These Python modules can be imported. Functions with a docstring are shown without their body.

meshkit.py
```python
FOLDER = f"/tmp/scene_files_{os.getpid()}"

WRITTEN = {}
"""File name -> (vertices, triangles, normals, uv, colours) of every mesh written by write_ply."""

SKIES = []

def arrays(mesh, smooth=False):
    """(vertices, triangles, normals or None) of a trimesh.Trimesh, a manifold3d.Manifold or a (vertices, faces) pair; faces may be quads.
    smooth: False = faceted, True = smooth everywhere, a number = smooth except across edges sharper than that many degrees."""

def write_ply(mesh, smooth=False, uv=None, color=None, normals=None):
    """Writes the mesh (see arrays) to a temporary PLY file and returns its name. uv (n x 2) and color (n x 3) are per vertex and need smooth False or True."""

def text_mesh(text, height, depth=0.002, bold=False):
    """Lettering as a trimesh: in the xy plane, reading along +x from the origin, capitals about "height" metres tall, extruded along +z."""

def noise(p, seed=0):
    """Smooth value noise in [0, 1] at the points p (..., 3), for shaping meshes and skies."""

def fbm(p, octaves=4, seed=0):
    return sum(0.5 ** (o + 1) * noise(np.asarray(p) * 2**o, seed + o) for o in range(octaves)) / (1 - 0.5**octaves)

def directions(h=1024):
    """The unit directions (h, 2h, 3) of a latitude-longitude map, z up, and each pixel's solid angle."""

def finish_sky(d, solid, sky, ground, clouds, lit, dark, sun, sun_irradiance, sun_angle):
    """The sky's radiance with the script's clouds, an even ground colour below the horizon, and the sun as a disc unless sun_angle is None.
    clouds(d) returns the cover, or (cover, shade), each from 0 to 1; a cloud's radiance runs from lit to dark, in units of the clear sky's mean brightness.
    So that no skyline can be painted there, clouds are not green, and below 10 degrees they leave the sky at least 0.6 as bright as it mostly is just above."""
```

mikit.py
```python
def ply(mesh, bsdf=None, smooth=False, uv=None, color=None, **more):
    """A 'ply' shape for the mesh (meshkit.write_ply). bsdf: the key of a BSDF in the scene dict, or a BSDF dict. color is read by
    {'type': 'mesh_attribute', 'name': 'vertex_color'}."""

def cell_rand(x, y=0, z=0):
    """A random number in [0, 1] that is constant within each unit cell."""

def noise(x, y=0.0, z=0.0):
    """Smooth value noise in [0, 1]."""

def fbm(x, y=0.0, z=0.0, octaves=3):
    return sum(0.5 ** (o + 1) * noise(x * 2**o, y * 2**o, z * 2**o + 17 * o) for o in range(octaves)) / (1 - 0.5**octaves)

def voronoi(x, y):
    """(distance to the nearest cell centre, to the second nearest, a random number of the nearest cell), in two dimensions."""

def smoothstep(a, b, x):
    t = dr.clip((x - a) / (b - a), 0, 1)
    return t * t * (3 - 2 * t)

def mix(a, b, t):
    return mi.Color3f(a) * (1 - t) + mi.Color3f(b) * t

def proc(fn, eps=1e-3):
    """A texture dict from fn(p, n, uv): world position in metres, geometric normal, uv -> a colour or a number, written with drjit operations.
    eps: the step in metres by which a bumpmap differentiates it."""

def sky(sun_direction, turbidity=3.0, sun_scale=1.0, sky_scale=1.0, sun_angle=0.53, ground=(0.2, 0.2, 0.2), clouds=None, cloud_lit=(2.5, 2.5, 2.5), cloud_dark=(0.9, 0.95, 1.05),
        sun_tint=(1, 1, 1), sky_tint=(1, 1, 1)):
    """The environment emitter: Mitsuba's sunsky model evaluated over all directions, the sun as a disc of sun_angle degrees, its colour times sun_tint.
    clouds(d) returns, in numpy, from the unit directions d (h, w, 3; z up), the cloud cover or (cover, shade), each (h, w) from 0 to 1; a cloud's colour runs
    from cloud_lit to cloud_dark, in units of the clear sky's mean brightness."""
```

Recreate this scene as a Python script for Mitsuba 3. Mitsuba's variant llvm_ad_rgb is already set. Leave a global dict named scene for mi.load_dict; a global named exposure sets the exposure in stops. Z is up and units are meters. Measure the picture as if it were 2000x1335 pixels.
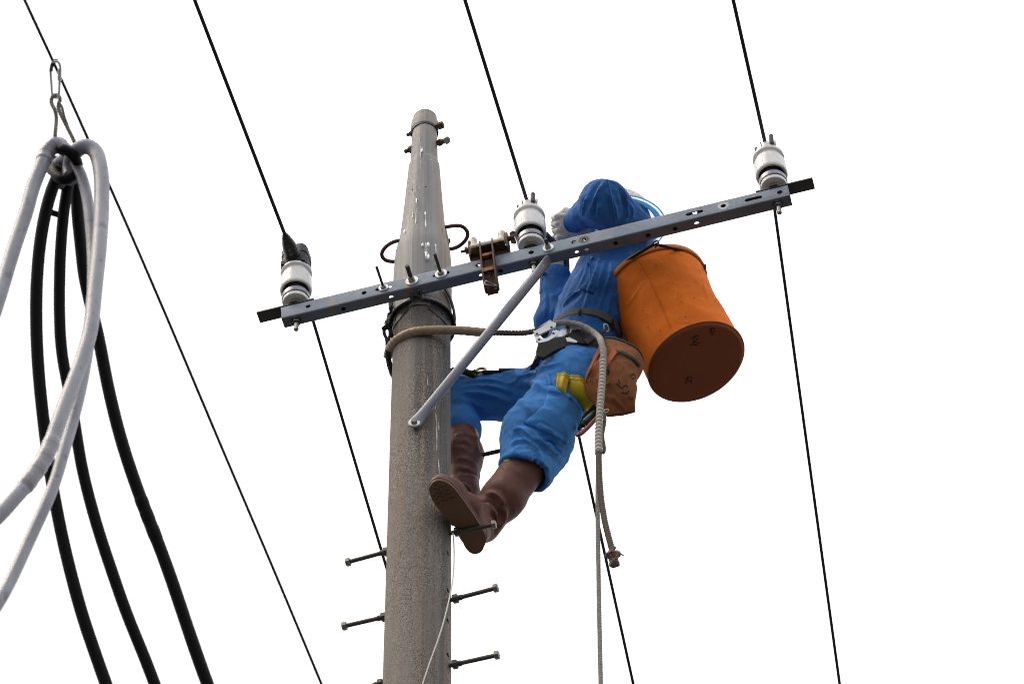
import math
import numpy as np, trimesh, mitsuba as mi, drjit as dr, mikit, meshkit
import manifold3d as m3
from scipy.spatial import cKDTree
from scipy.interpolate import CubicSpline
from shapely.geometry import Polygon, Point
from shapely import contains_xy

# ---------------------------------------------------------------- camera, sky, exposure
FPX = 7500.0                                   # focal length in photo pixels (photo 2000 x 1335): a 135 mm lens
PITCH, ROLL = math.radians(51.0), math.radians(-0.86)
V = lambda *a: np.array(a, float)
unit = lambda v: np.asarray(v, float) / np.linalg.norm(v)
FWD, R0, U0 = V(0, math.cos(PITCH), math.sin(PITCH)), V(1, 0, 0), V(0, -math.sin(PITCH), math.cos(PITCH))
RGT, UPV = math.cos(ROLL) * R0 + math.sin(ROLL) * U0, -math.sin(ROLL) * R0 + math.cos(ROLL) * U0
ray = lambda x, y: FWD + (x - 1000) / FPX * RGT - (y - 667.5) / FPX * UPV
CAM = -12.7 * ray(825, 575)                    # local origin: the pole's axis at the height of the crossarm
HA = 1.6 - CAM[2]                              # height of that origin above the street; the eye stands at 1.6 m
UPZ = V(0, 0, HA)
scene, labels = {}, {}
exposure = 2.45
scene['camera'] = {'type': 'thinlens', 'fov': math.degrees(2 * math.atan(1000 / FPX)), 'fov_axis': 'x', 'aperture_radius': 0.0032, 'focus_distance': 12.7,
                   'near_clip': 0.1, 'far_clip': 20000.0,
                   'to_world': mi.ScalarTransform4f().look_at(origin=(CAM + UPZ).tolist(), target=(CAM + UPZ + FWD).tolist(), up=UPV.tolist())}
scene['sky'] = mikit.sky((-0.50, -0.12, 0.86), turbidity=4, sun_scale=0.30, sun_angle=35, ground=(0.05, 0.05, 0.05),
                         clouds=lambda d: (1.0, 1 - (1 + 2 * np.clip(d[..., 2], 0, 1)) / 3), cloud_lit=(3.0, 3.0, 3.05), cloud_dark=(0.0, 0.0, 0.0))   # an overcast dome: three times as bright at the zenith as at the horizon


def A(x, y, Y):
    """The point of the vertical plane at the depth Y (metres behind the pole's axis) that the photo shows at x, y."""
    r = ray(x, y)
    return CAM + r * (Y - CAM[1]) / r[1]


def AZ(x, y, Z):
    r = ray(x, y)
    return CAM + r * (Z - CAM[2]) / r[2]


def AD(x, y, d):
    return CAM + ray(x, y) * d


def PX(p):
    q = np.asarray(p) - CAM
    d = q @ FWD
    return np.stack([1000 + FPX * (q @ RGT) / d, 667.5 - FPX * (q @ UPV) / d], -1)


def ax_z(py):
    """Height on the pole's axis that the photo shows at row py, and metres per photo pixel there."""
    a, b = -3.5, 2.0
    for _ in range(50):
        m = (a + b) / 2
        if PX(V(0, 0, m))[1] > py: a = m
        else: b = m
    return a, ((V(0, 0, a) - CAM) @ FWD) / FPX


# ---------------------------------------------------------------- scene entries
def uniq(k):
    n, key = 0, k
    while key in taken:
        n += 1
        key = f'{k}_{n:03d}'
    taken.add(key)
    return key


taken = set()


def thing(name, label, cat, group=None):
    k = uniq(name)
    labels[k] = {'label': label, 'category': cat}
    if group: labels[k]['group'] = group
    return k


def add(name, mesh, mat, parent=None, smooth=35, label=None, cat=None, group=None, kind=None, **kw):
    k = uniq((parent + '__' if parent else '') + name)
    if hasattr(mesh, 'to_mesh'):
        m = mesh.to_mesh(); mesh = trimesh.Trimesh(m.vert_properties[:, :3], m.tri_verts, process=False)
    mesh = mesh.copy(); mesh.vertices = np.asarray(mesh.vertices) + UPZ
    scene[k] = mikit.ply(mesh, mat, smooth, **kw)
    lab = {a: b for a, b in (('label', label), ('category', cat), ('group', group), ('kind', kind)) if b}
    if lab: labels[k] = lab
    return k


# ---------------------------------------------------------------- mesh helpers
def cat(*ms):
    return trimesh.util.concatenate([m for m in ms if m is not None])


def spline(pts, n=None, step=None):
    p = np.array(pts, float)
    if len(p) == 2:
        n = n or 2
        return p[0] + np.linspace(0, 1, n)[:, None] * (p[1] - p[0])
    d = np.r_[0, np.cumsum(np.sqrt(np.linalg.norm(np.diff(p, axis=0), axis=1)))]
    L = np.linalg.norm(np.diff(p, axis=0), axis=1).sum()
    n = n or max(8, int(L / (step or 0.01)))
    return CubicSpline(d, p)(np.linspace(0, d[-1], n))


def frames(p, up=None):
    t = np.gradient(p, axis=0); t /= np.linalg.norm(t, axis=1, keepdims=True) + 1e-12
    a = np.zeros_like(p)
    u = np.asarray(up, float) if up is not None else (V(0, 0, 1) if abs(t[0][2]) < 0.9 else V(1, 0, 0))
    for i in range(len(p)):
        u = u - (u @ t[i]) * t[i]; u = u / np.linalg.norm(u); a[i] = u
    return t, a, np.cross(t, a)


def sweep(p, prof, up=None, caps=True, scale=None, twist=None):
    """Sweep the closed profile prof (k x 2: along a, along b) along the polyline p."""
    p = np.asarray(p, float); prof = np.asarray(prof, float); k, n = len(prof), len(p)
    t, a, b = frames(p, up)
    s = np.ones(n) if scale is None else np.broadcast_to(scale, (n,))
    if twist is not None:
        c, sn = np.cos(twist)[:, None], np.sin(twist)[:, None]; a, b = a * c + b * sn, -a * sn + b * c
    v = p[:, None] + s[:, None, None] * (prof[None, :, :1] * a[:, None] + prof[None, :, 1:] * b[:, None])
    v = v.reshape(-1, 3)
    i, j = np.meshgrid(np.arange(n - 1), np.arange(k), indexing='ij')
    q = np.stack([i * k + j, i * k + (j + 1) % k, (i + 1) * k + (j + 1) % k, (i + 1) * k + j], -1).reshape(-1, 4)
    f = np.vstack([q[:, [0, 1, 2]], q[:, [0, 2, 3]]])
    if caps:
        c0, c1 = len(v), len(v) + 1
        v = np.vstack([v, p[0], p[-1]]); j = np.arange(k)
        f = np.vstack([f, np.stack([j * 0 + c0, (j + 1) % k, j], 1), np.stack([j * 0 + c1, (n - 1) * k + j, (n - 1) * k + (j + 1) % k], 1)])
    return trimesh.Trimesh(v, f, process=False)


def circle(r, k=12, r2=None):
    a = np.arange(k) * 2 * np.pi / k
    return np.stack([r * np.cos(a), (r2 or r) * np.sin(a)], 1)


def tube(p, r, k=12, up=None, caps=True):
    r = np.asarray(r, float)
    return sweep(p, circle(1.0, k), up, caps, np.broadcast_to(r, (len(p),)))


def rrect(w, h, r=None, k=3):
    """Rounded rectangle profile, w along a, h along b."""
    r = min(w, h) * 0.3 if r is None else r
    out = []
    for cx, cy, a0 in ((w / 2 - r, h / 2 - r, 0), (-w / 2 + r, h / 2 - r, 90), (-w / 2 + r, -h / 2 + r, 180), (w / 2 - r, -h / 2 + r, 270)):
        for a in np.radians(a0 + np.linspace(0, 90, k)):
            out.append((cx + r * math.cos(a), cy + r * math.sin(a)))
    return np.array(out)


def strap(p, w, t, normal):
    """A webbing strap along p: t thick along the given normal, w wide across it."""
    return sweep(p, rrect(t, w, t * 0.3, 2), normal)


def lathe(prof, k=48, origin=(0, 0, 0), axis=(0, 0, 1), xdir=None):
    """prof: (r, z) from bottom to top; closed at r = 0."""
    prof = np.asarray(prof, float); n = len(prof)
    z = unit(axis); x = np.cross(V(0, 1, 0) if abs(z[1]) < 0.9 else V(1, 0, 0), z) if xdir is None else np.asarray(xdir, float)
    x = unit(x - (x @ z) * z); y = np.cross(z, x)
    a = np.arange(k) * 2 * np.pi / k
    v = np.asarray(origin, float) + prof[:, None, :1] * (np.cos(a)[None, :, None] * x + np.sin(a)[None, :, None] * y) + prof[:, None, 1:] * z
    i, j = np.meshgrid(np.arange(n - 1), np.arange(k), indexing='ij')
    q = np.stack([i * k + j, i * k + (j + 1) % k, (i + 1) * k + (j + 1) % k, (i + 1) * k + j], -1).reshape(-1, 4)
    m = trimesh.Trimesh(v.reshape(-1, 3), np.vstack([q[:, [0, 1, 2]], q[:, [0, 2, 3]]]), process=False)
    return m


def cyl(a, b, r, k=20, r2=None, bev=0.0):
    a, b = np.asarray(a, float), np.asarray(b, float); L = np.linalg.norm(b - a); r2 = r if r2 is None else r2
    e = min(bev, L * 0.4, r * 0.5)
    prof = [(0, 0), (r - e, 0), (r, e), (r2, L - e), (r2 - e, L), (0, L)] if e else [(0, 0), (r, 0), (r2, L), (0, L)]
    return lathe(prof, k, a, b - a)


def hexnut(a, b, r, bev=0.15):
    a, b = np.asarray(a, float), np.asarray(b, float); L = np.linalg.norm(b - a); e = r * bev
    return lathe([(0, 0), (r - e, 0), (r, e * .6), (r, L - e * .6), (r - e, L), (0, L)], 6, a, b - a)


def washer(a, n, r, ri, t=0.003):
    a, n = np.asarray(a, float), unit(n)
    return lathe([(ri, 0), (r, 0), (r, t), (ri, t), (ri, 0)], 28, a, n)


def box(c, ux, uy, uz, sx, sy, sz, bev=0.001):
    """A box with chamfered edges, centred at c, its sides along the given axes."""
    h = V(sx, sy, sz) / 2
    pts = []
    for s in np.ndindex(2, 2, 2):
        g = V(*[1 if q else -1 for q in s])
        for k in range(3):
            q = h - bev; q[k] = h[k]
            pts.append(g * q)
    m = trimesh.Trimesh(*[np.asarray(x) for x in (lambda M: (M.vert_properties[:, :3], M.tri_verts))(m3.Manifold.hull_points(np.array(pts)).to_mesh())], process=False)
    m.vertices = np.asarray(c) + np.asarray(m.vertices) @ np.array([unit(ux), unit(uy), unit(uz)])
    return m


def plate(poly, c, ux, uy, t, holes=()):
    """A flat plate: polygon (x along ux, y along uy) around c, t thick along ux x uy (centred)."""
    P = Polygon(poly)
    for h in holes: P = P.difference(Point(h[0], h[1]).buffer(h[2], 12))
    m = trimesh.creation.extrude_polygon(P, t, engine='earcut')
    ux, uy = unit(ux), unit(uy); uz = np.cross(ux, uy)
    v = np.asarray(m.vertices) - V(0, 0, t / 2)
    m.vertices = np.asarray(c) + v @ np.array([ux, uy, uz])
    return m


def rope(p, r, pitch, strands=3, step=None, k=8):
    """A laid rope: strands twisted round the curve p."""
    p = spline(p, step=step or pitch / 8)
    s = np.r_[0, np.cumsum(np.linalg.norm(np.diff(p, axis=0), axis=1))]
    t, a, b = frames(p)
    rs = r * (0.50 if strands == 3 else 0.45); ro = r - rs
    out = []
    for i in range(strands):
        w = 2 * np.pi * (s / pitch + i / strands)
        out.append(tube(p + ro * (np.cos(w)[:, None] * a + np.sin(w)[:, None] * b), rs, k))
    return cat(*out)


# ---------------------------------------------------------------- signed distances and surface nets, for bodies and cloth
def cap(p, a, b, ra, rb, w=None, s=1.0):
    """A tapered capsule; with w, s: stretched 1/s times along w."""
    a, b = np.asarray(a, float), np.asarray(b, float)
    q = p - a; d = b - a
    if w is not None:
        w = unit(w); q = q + (s - 1) * (q @ w)[:, None] * w; d = d + (s - 1) * (d @ w) * w
    h = np.clip((q @ d) / (d @ d), 0, 1)
    return np.linalg.norm(q - h[:, None] * d, axis=1) - (ra + h * (rb - ra))


def smin(a, b, k):
    h = np.clip(0.5 + 0.5 * (b - a) / k, 0, 1)
    return b + (a - b) * h - k * h * (1 - h)


def smins(ds, k):
    d = ds[0]
    for x in ds[1:]: d = smin(d, x, k)
    return d


def surfnet(fn, lo, hi, h):
    """The zero surface of fn over a box, as a closed mesh of quads split in two."""
    lo, hi = np.asarray(lo, float), np.asarray(hi, float)
    n = np.ceil((hi - lo) / h).astype(int) + 1
    xs = [lo[i] + h * np.arange(n[i]) for i in range(3)]
    D = np.empty(n, np.float32)
    Y, Z = np.meshgrid(xs[1], xs[2], indexing='ij')
    per = max(1, 400_000 // (n[1] * n[2]))
    for i in range(0, n[0], per):
        X = xs[0][i:i + per]
        P = np.stack([np.repeat(X, Y.size), np.tile(Y.ravel(), len(X)), np.tile(Z.ravel(), len(X))], 1)
        D[i:i + per] = fn(P).reshape(len(X), n[1], n[2])
    S = D < 0
    S[[0, -1]] = False; S[:, [0, -1]] = False; S[:, :, [0, -1]] = False
    D = np.where(S, np.minimum(D, -1e-7), np.maximum(D, 1e-7))
    c = [S[a:n[0] - 1 + a, b:n[1] - 1 + b, d:n[2] - 1 + d] for a, b, d in np.ndindex(2, 2, 2)]
    cnt = sum(x.astype(np.int8) for x in c)
    cells = np.argwhere((cnt > 0) & (cnt < 8))
    idx = -np.ones(np.array(n) - 1, np.int64); idx[tuple(cells.T)] = np.arange(len(cells))
    vs, wt = np.zeros((len(cells), 3)), np.zeros(len(cells))
    corners = list(np.ndindex(2, 2, 2))
    for i in range(8):
        for j in range(i + 1, 8):
            a, b = np.array(corners[i]), np.array(corners[j])
            if abs(a - b).sum() != 1: continue
            da, db = D[tuple((cells + a).T)], D[tuple((cells + b).T)]
            m = (da < 0) != (db < 0)
            t = np.where(m, da / np.where(m, da - db, 1), 0)
            vs += np.where(m[:, None], a + t[:, None] * (b - a), 0); wt += m
    v = lo + h * (cells + vs / wt[:, None])
    fs = []
    for k in range(3):
        u, w = (k + 1) % 3, (k + 2) % 3
        sl0 = [slice(None)] * 3; sl1 = [slice(None)] * 3
        sl0[k] = slice(0, -1); sl1[k] = slice(1, None)
        e = np.argwhere(S[tuple(sl0)] != S[tuple(sl1)])
        e = e[(e[:, u] > 0) & (e[:, w] > 0) & (e[:, u] < n[u] - 1) & (e[:, w] < n[w] - 1)]
        ins = S[tuple(e.T)]
        du, dw = np.eye(3, dtype=int)[u], np.eye(3, dtype=int)[w]
        q = np.stack([idx[tuple((e - du - dw).T)], idx[tuple((e - dw).T)], idx[tuple(e.T)], idx[tuple((e - du).T)]], 1)
        q = np.where(ins[:, None], q, q[:, ::-1])
        fs.append(q)
    q = np.vstack(fs)
    q = q[(q >= 0).all(1)]
    return trimesh.Trimesh(v, np.vstack([q[:, [0, 1, 2]], q[:, [0, 2, 3]]]), process=False)


def vnormals(m):
    v, f = np.asarray(m.vertices), np.asarray(m.faces)
    n = np.zeros_like(v); fn = np.cross(v[f[:, 1]] - v[f[:, 0]], v[f[:, 2]] - v[f[:, 0]])
    for k in range(3): np.add.at(n, f[:, k], fn)
    return n / (np.linalg.norm(n, axis=1, keepdims=True) + 1e-20)


def relax(m, it=6):
    trimesh.smoothing.filter_taubin(m, lamb=0.5, nu=0.52, iterations=it)
    return m


def despike(m, far=0.009, it=4):
    v = np.asarray(m.vertices).copy(); f = np.asarray(m.faces)
    e = np.vstack([f[:, [0, 1]], f[:, [1, 2]], f[:, [2, 0]]])
    for _ in range(it):
        s = np.zeros_like(v); c = np.zeros(len(v))
        np.add.at(s, e[:, 0], v[e[:, 1]]); np.add.at(c, e[:, 0], 1)
        a = s / np.maximum(c, 1)[:, None]
        bad = np.linalg.norm(a - v, axis=1) > far / (1 + _)
        v[bad] = a[bad]
    m.vertices = v
    return m


class Surf:
    """Finds the point of a mesh that the photo shows at a pixel, to lay seams, folds and pockets on it."""
    def __init__(self, m):
        self.m, self.n = m, vnormals(m)
        v = np.asarray(m.vertices)
        self.front = np.nonzero(((v - CAM) * self.n).sum(1) < 0)[0]
        self.tree = cKDTree(PX(v[self.front]))
        self.depth = (v[self.front] - CAM) @ FWD

    def at(self, px, py, off=0.0):
        d, i = self.tree.query((px, py), k=12)
        near = i[d < d[0] + 4]
        j = self.front[near[np.argmin(self.depth[near])]]
        r = ray(px, py)
        return CAM + r * ((np.asarray(self.m.vertices)[j] - CAM) @ FWD) + off * self.n[j], self.n[j]

    def line(self, pts, off=0.0, step=6):
        q = spline(pts, n=max(4, int(np.linalg.norm(np.diff(np.array(pts, float), axis=0), axis=1).sum() / step)))
        r = [self.at(x, y, off) for x, y in q]
        p, n = np.array([a for a, _ in r]), np.array([b for _, b in r])
        for _ in range(2):
            p[1:-1] = (p[:-2] + 2 * p[1:-1] + p[2:]) / 4; n[1:-1] = (n[:-2] + 2 * n[1:-1] + n[2:]) / 4
        return p, n / np.linalg.norm(n, axis=1, keepdims=True)


def fold(m, folds):
    """Press folds into cloth: each (pixel polyline, width in m, height in m) a ridge with a valley on its lower side (height < 0: a crease)."""
    for pts, w, h in folds:
        s = Surf(m)
        p, n = s.line(pts)
        v = np.asarray(m.vertices).copy()
        dense = spline(p, step=0.004) if len(p) > 2 else p
        nd = np.array([n[min(len(n) - 1, int(i * len(n) / len(dense)))] for i in range(len(dense))])
        d, i = cKDTree(dense).query(v)
        u = i / (len(dense) - 1)
        fade = np.clip(np.sin(np.pi * np.clip(u, 0, 1)) ** 0.6, 0, 1)
        facing = np.clip((s.n * nd[i]).sum(1) * 2, 0, 1)
        t = np.gradient(dense, axis=0); t /= np.linalg.norm(t, axis=1, keepdims=True) + 1e-12
        side = (np.cross(t[i], nd[i]) * (v - dense[i])).sum(1)
        x = side / w
        prof = 1.15 * np.exp(-1.5 * np.sqrt(x * x + 0.015)) - 0.55 * np.exp(-(x - 1.5) ** 2) - 0.25 * np.exp(-(x + 1.6) ** 2)
        far = np.exp(-np.maximum(d ** 2 - side ** 2, 0) / (w * w))
        m.vertices = v + s.n * (h * prof * fade * facing * far)[:, None]
    return m


def ruffle(m, amp, size, stretch=None, seed=0, ridged=False):
    v = np.asarray(m.vertices); q = v / size
    if stretch is not None:
        d, s = unit(stretch[0]), stretch[1]
        q = q + (1 / s - 1) * (q @ d)[:, None] * d
    x = meshkit.fbm(q + 50, 3, seed) - 0.5
    if ridged: x = 0.5 - 2 * np.abs(x)
    m.vertices = v + vnormals(m) * (amp * x)[:, None]
    return m


def patch(m, poly, off, thick=0.0025, puff=0.0, mat=None):
    """A piece of cloth sewn on: the faces of m seen inside a pixel polygon, lifted off by off."""
    s = Surf(m); v = np.asarray(m.vertices); f = np.asarray(m.faces); P = PX(v)
    ok = contains_xy(Polygon(poly), P[:, 0], P[:, 1]) & (((v - CAM) * s.n).sum(1) < 0)
    dep = (v - CAM) @ FWD
    near = np.zeros(len(v), bool)
    ids = np.nonzero(ok)[0]
    t = cKDTree(P[ids])
    for a, lst in zip(ids, t.query_ball_point(P[ids], 5)):
        near[a] = dep[a] < dep[ids[lst]].min() + 0.05
    ff = f[(near[f]).all(1)]
    used = np.unique(ff); re = -np.ones(len(v), int); re[used] = np.arange(len(used))
    ff = re[ff]; vv = v[used]; nn = s.n[used]
    e = np.vstack([ff[:, [0, 1]], ff[:, [1, 2]], ff[:, [2, 0]]])
    es = np.sort(e, 1); _, inv, c = np.unique(es, axis=0, return_inverse=True, return_counts=True)
    be = e[c[inv.ravel()] == 1]
    # snap the ragged border to the outline
    ring = Polygon(poly).exterior
    bi = np.unique(be)
    for b in bi:
        px = PX(vv[b]); q = ring.interpolate(ring.project(Point(*px)))
        d = (vv[b] - CAM) @ FWD
        if np.hypot(q.x - px[0], q.y - px[1]) < 8: vv[b] = AD(q.x, q.y, d)
    pf = 0
    if puff:
        dd = cKDTree(vv[bi]).query(vv)[0]; pf = puff * np.clip(dd / 0.03, 0, 1)[:, None] ** 0.7
    top = vv + nn * (off + thick + pf); bot = vv - nn * 0.004
    k = len(vv)
    side = np.vstack([np.stack([be[:, 0], be[:, 0] + k, be[:, 1] + k], 1), np.stack([be[:, 0], be[:, 1] + k, be[:, 1]], 1)])
    return trimesh.Trimesh(np.vstack([top, bot]), np.vstack([ff, ff[:, ::-1] + k, side]), process=False)

# ---------------------------------------------------------------- materials
N, FBM, SS, MIX = mikit.noise, mikit.fbm, mikit.smoothstep, mikit.mix
rgb = lambda *c: {'type': 'rgb', 'value': list(c)}
HZ = float(HA)


def prin(name, color, rough=0.5, metal=0.0, bump=None, scale=None, **kw):
    b = {'type': 'principled', 'base_color': rgb(*color) if isinstance(color, (tuple, list)) else color, 'roughness': rough, 'metallic': metal, **kw}
    if bump is not None: b = {'type': 'bumpmap', 'nested': b, 'tex': bump, 'scale': scale}
    scene[name] = {'type': 'twosided', 'nested': b}
    return name


def concrete_c(p, n, uv):
    z = p.z - HZ
    a = dr.atan2(p.x, -p.y)                                     # 0 towards the street side, positive to the right
    s = a * 0.1
    broad = FBM(s * 22, z * 1.6, 3.0)
    streak = FBM(s * 60, z * 0.9, 8.0)
    col = MIX((0.18, 0.165, 0.152), (0.285, 0.255, 0.228), broad)
    col = MIX(col, (0.27, 0.205, 0.145), 0.7 * SS(0.5, 0.72, streak))      # rusty brown streaks
    col = MIX(col, (0.12, 0.115, 0.115), 0.75 * SS(0.5, 0.75, FBM(s * 40, z * 0.7, 31.0)))
    g = mikit.voronoi(s * 190 + N(z * 30, s * 30) * 0.8, z * 190)
    keep = SS(0.30, 0.72, FBM(s * 18, z * 4.0, 12.0))            # where the aggregate is laid bare
    dark = (1 - SS(0.22, 0.42, g[0])) * SS(0.45, 0.5, g[2]) * (0.35 + 0.65 * keep)
    pale = (1 - SS(0.2, 0.4, g[0])) * SS(0.72, 0.7, 1 - g[2] + 0.45) * 0.0 + (1 - SS(0.18, 0.36, g[0])) * (1 - SS(0.18, 0.22, g[2])) * keep
    col = MIX(col, (0.035, 0.033, 0.035), 0.95 * dark)
    col = MIX(col, (0.5, 0.48, 0.44), 0.85 * pale)
    return col * (0.82 + 0.36 * N(s * 420, z * 420))


def concrete_b(p, n, uv):
    a = dr.atan2(p.x, -p.y) * 0.1
    g = mikit.voronoi(a * 190 + N(p.z * 30, a * 30) * 0.8, (p.z - HZ) * 190)
    return SS(0.0, 0.5, g[0]) * 0.5 + N(a * 500, p.z * 500) * 0.5


prin('concrete', mikit.proc(concrete_c), 0.9, bump=mikit.proc(concrete_b, eps=1e-3), scale=0.0012)


def sleeve_c(p, n, uv):
    a = dr.atan2(p.x, -p.y); z = p.z - HZ
    st = FBM(a * 7, z * 1.6, 2.0)
    col = MIX((0.20, 0.202, 0.215), (0.345, 0.34, 0.338), st)
    col = MIX(col, (0.42, 0.325, 0.215), SS(0.55, 0.95, a + 0.25 * (FBM(z * 3.0, a * 3) - 0.5)) * (1 - SS(1.3, 1.7, a)) * (0.75 - 0.5 * SS(0.3, 0.8, z)))   # a rust-brown run down the right flank
    col = MIX(col, (0.22, 0.22, 0.235), 0.5 * SS(0.55, 0.85, FBM(a * 16, z * 1.8, 21.0)))
    col = MIX(col, (0.40, 0.36, 0.29), 0.6 * SS(0.75, 0.98, z) * FBM(a * 9, z * 7, 4.0))
    return col * (0.93 + 0.14 * N(a * 50, z * 9.0))


prin('sheet_steel', mikit.proc(sleeve_c), 0.6, 0.08, specular=0.25)


def galv_c(p, n, uv):
    x = p.x; z = p.z - HZ; y = p.y
    m = FBM(x * 9, y * 9, z * 9)
    f = FBM(x * 55, y * 70, z * 70)
    col = MIX((0.115, 0.15, 0.20), (0.235, 0.285, 0.36), 0.6 * m + 0.4 * f)
    col = MIX(col, (0.33, 0.24, 0.18), 0.55 * SS(0.62, 0.78, FBM(x * 24, 3.0, z * 5)) )                 # thin rust runs
    return MIX(col, (0.12, 0.13, 0.15), 0.5 * SS(0.55, 0.75, FBM(x * 5 + 9, z * 16, y * 5)))


prin('galvanised', mikit.proc(galv_c), 0.55, 0.35)
prin('galvanised_pipe', (0.25, 0.265, 0.31), 0.5, 0.35)
prin('dark_steel', (0.075, 0.072, 0.072), 0.55, 0.4)
prin('bolt_steel', (0.34, 0.34, 0.33), 0.42, 0.6)
prin('zinc_bright', (0.72, 0.73, 0.74), 0.35, 0.35)


def rust_c(p, n, uv):
    f = FBM(p.x * 60, p.y * 60, p.z * 60)
    col = MIX((0.045, 0.022, 0.016), (0.14, 0.065, 0.04), f)
    return MIX(col, (0.36, 0.14, 0.045), 0.8 * SS(0.62, 0.75, FBM(p.x * 28 + 7, p.y * 28, p.z * 28)))


prin('rusty_steel', mikit.proc(rust_c), 0.75, 0.2)


def bolt_c(p, n, uv):
    return MIX((0.05, 0.047, 0.04), (0.13, 0.12, 0.105), FBM(p.x * 90, p.y * 90, p.z * 90))


prin('weathered_bolt', mikit.proc(bolt_c), 0.6, 0.4)
prin('bolt_head', (0.24, 0.23, 0.205), 0.5, 0.4)
prin('band_steel', (0.10, 0.10, 0.105), 0.5, 0.4)


def roller_c(p, n, uv):
    return MIX((0.55, 0.52, 0.46), (0.22, 0.19, 0.16), SS(0.55, 0.72, FBM(p.x * 50, p.y * 50, p.z * 90)))


prin('roller_white', mikit.proc(roller_c), 0.5)
scene['porcelain'] = {'type': 'roughplastic', 'diffuse_reflectance': rgb(0.88, 0.88, 0.878), 'alpha': 0.12, 'int_ior': 1.4, 'nonlinear': False}
prin('glaze_seam', (0.62, 0.62, 0.63), 0.2)
prin('cement_joint', (0.13, 0.12, 0.09), 0.8)
prin('ring_band', (0.20, 0.20, 0.26), 0.35, 0.6)
prin('black_rubber', (0.018, 0.018, 0.02), 0.55)
prin('black_plastic', (0.026, 0.028, 0.042), 0.5, specular=0.2)
prin('tape_black', (0.02, 0.02, 0.023), 0.35)
prin('wire_jacket', (0.020, 0.024, 0.035), 0.5, specular=0.25)
prin('cable_black', (0.010, 0.009, 0.011), 0.6, specular=0.15)


def skylit_cable_c(p, n, uv):  # dark rubber with the skylight on the near lengths painted in as grey
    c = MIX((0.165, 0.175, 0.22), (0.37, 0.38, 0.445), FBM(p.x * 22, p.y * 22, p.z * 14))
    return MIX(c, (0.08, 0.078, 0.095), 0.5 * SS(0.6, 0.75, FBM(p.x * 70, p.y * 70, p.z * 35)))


prin('cable_skylit', mikit.proc(skylit_cable_c), 0.42)
prin('tape_grey', (0.22, 0.215, 0.26), 0.38)


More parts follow.
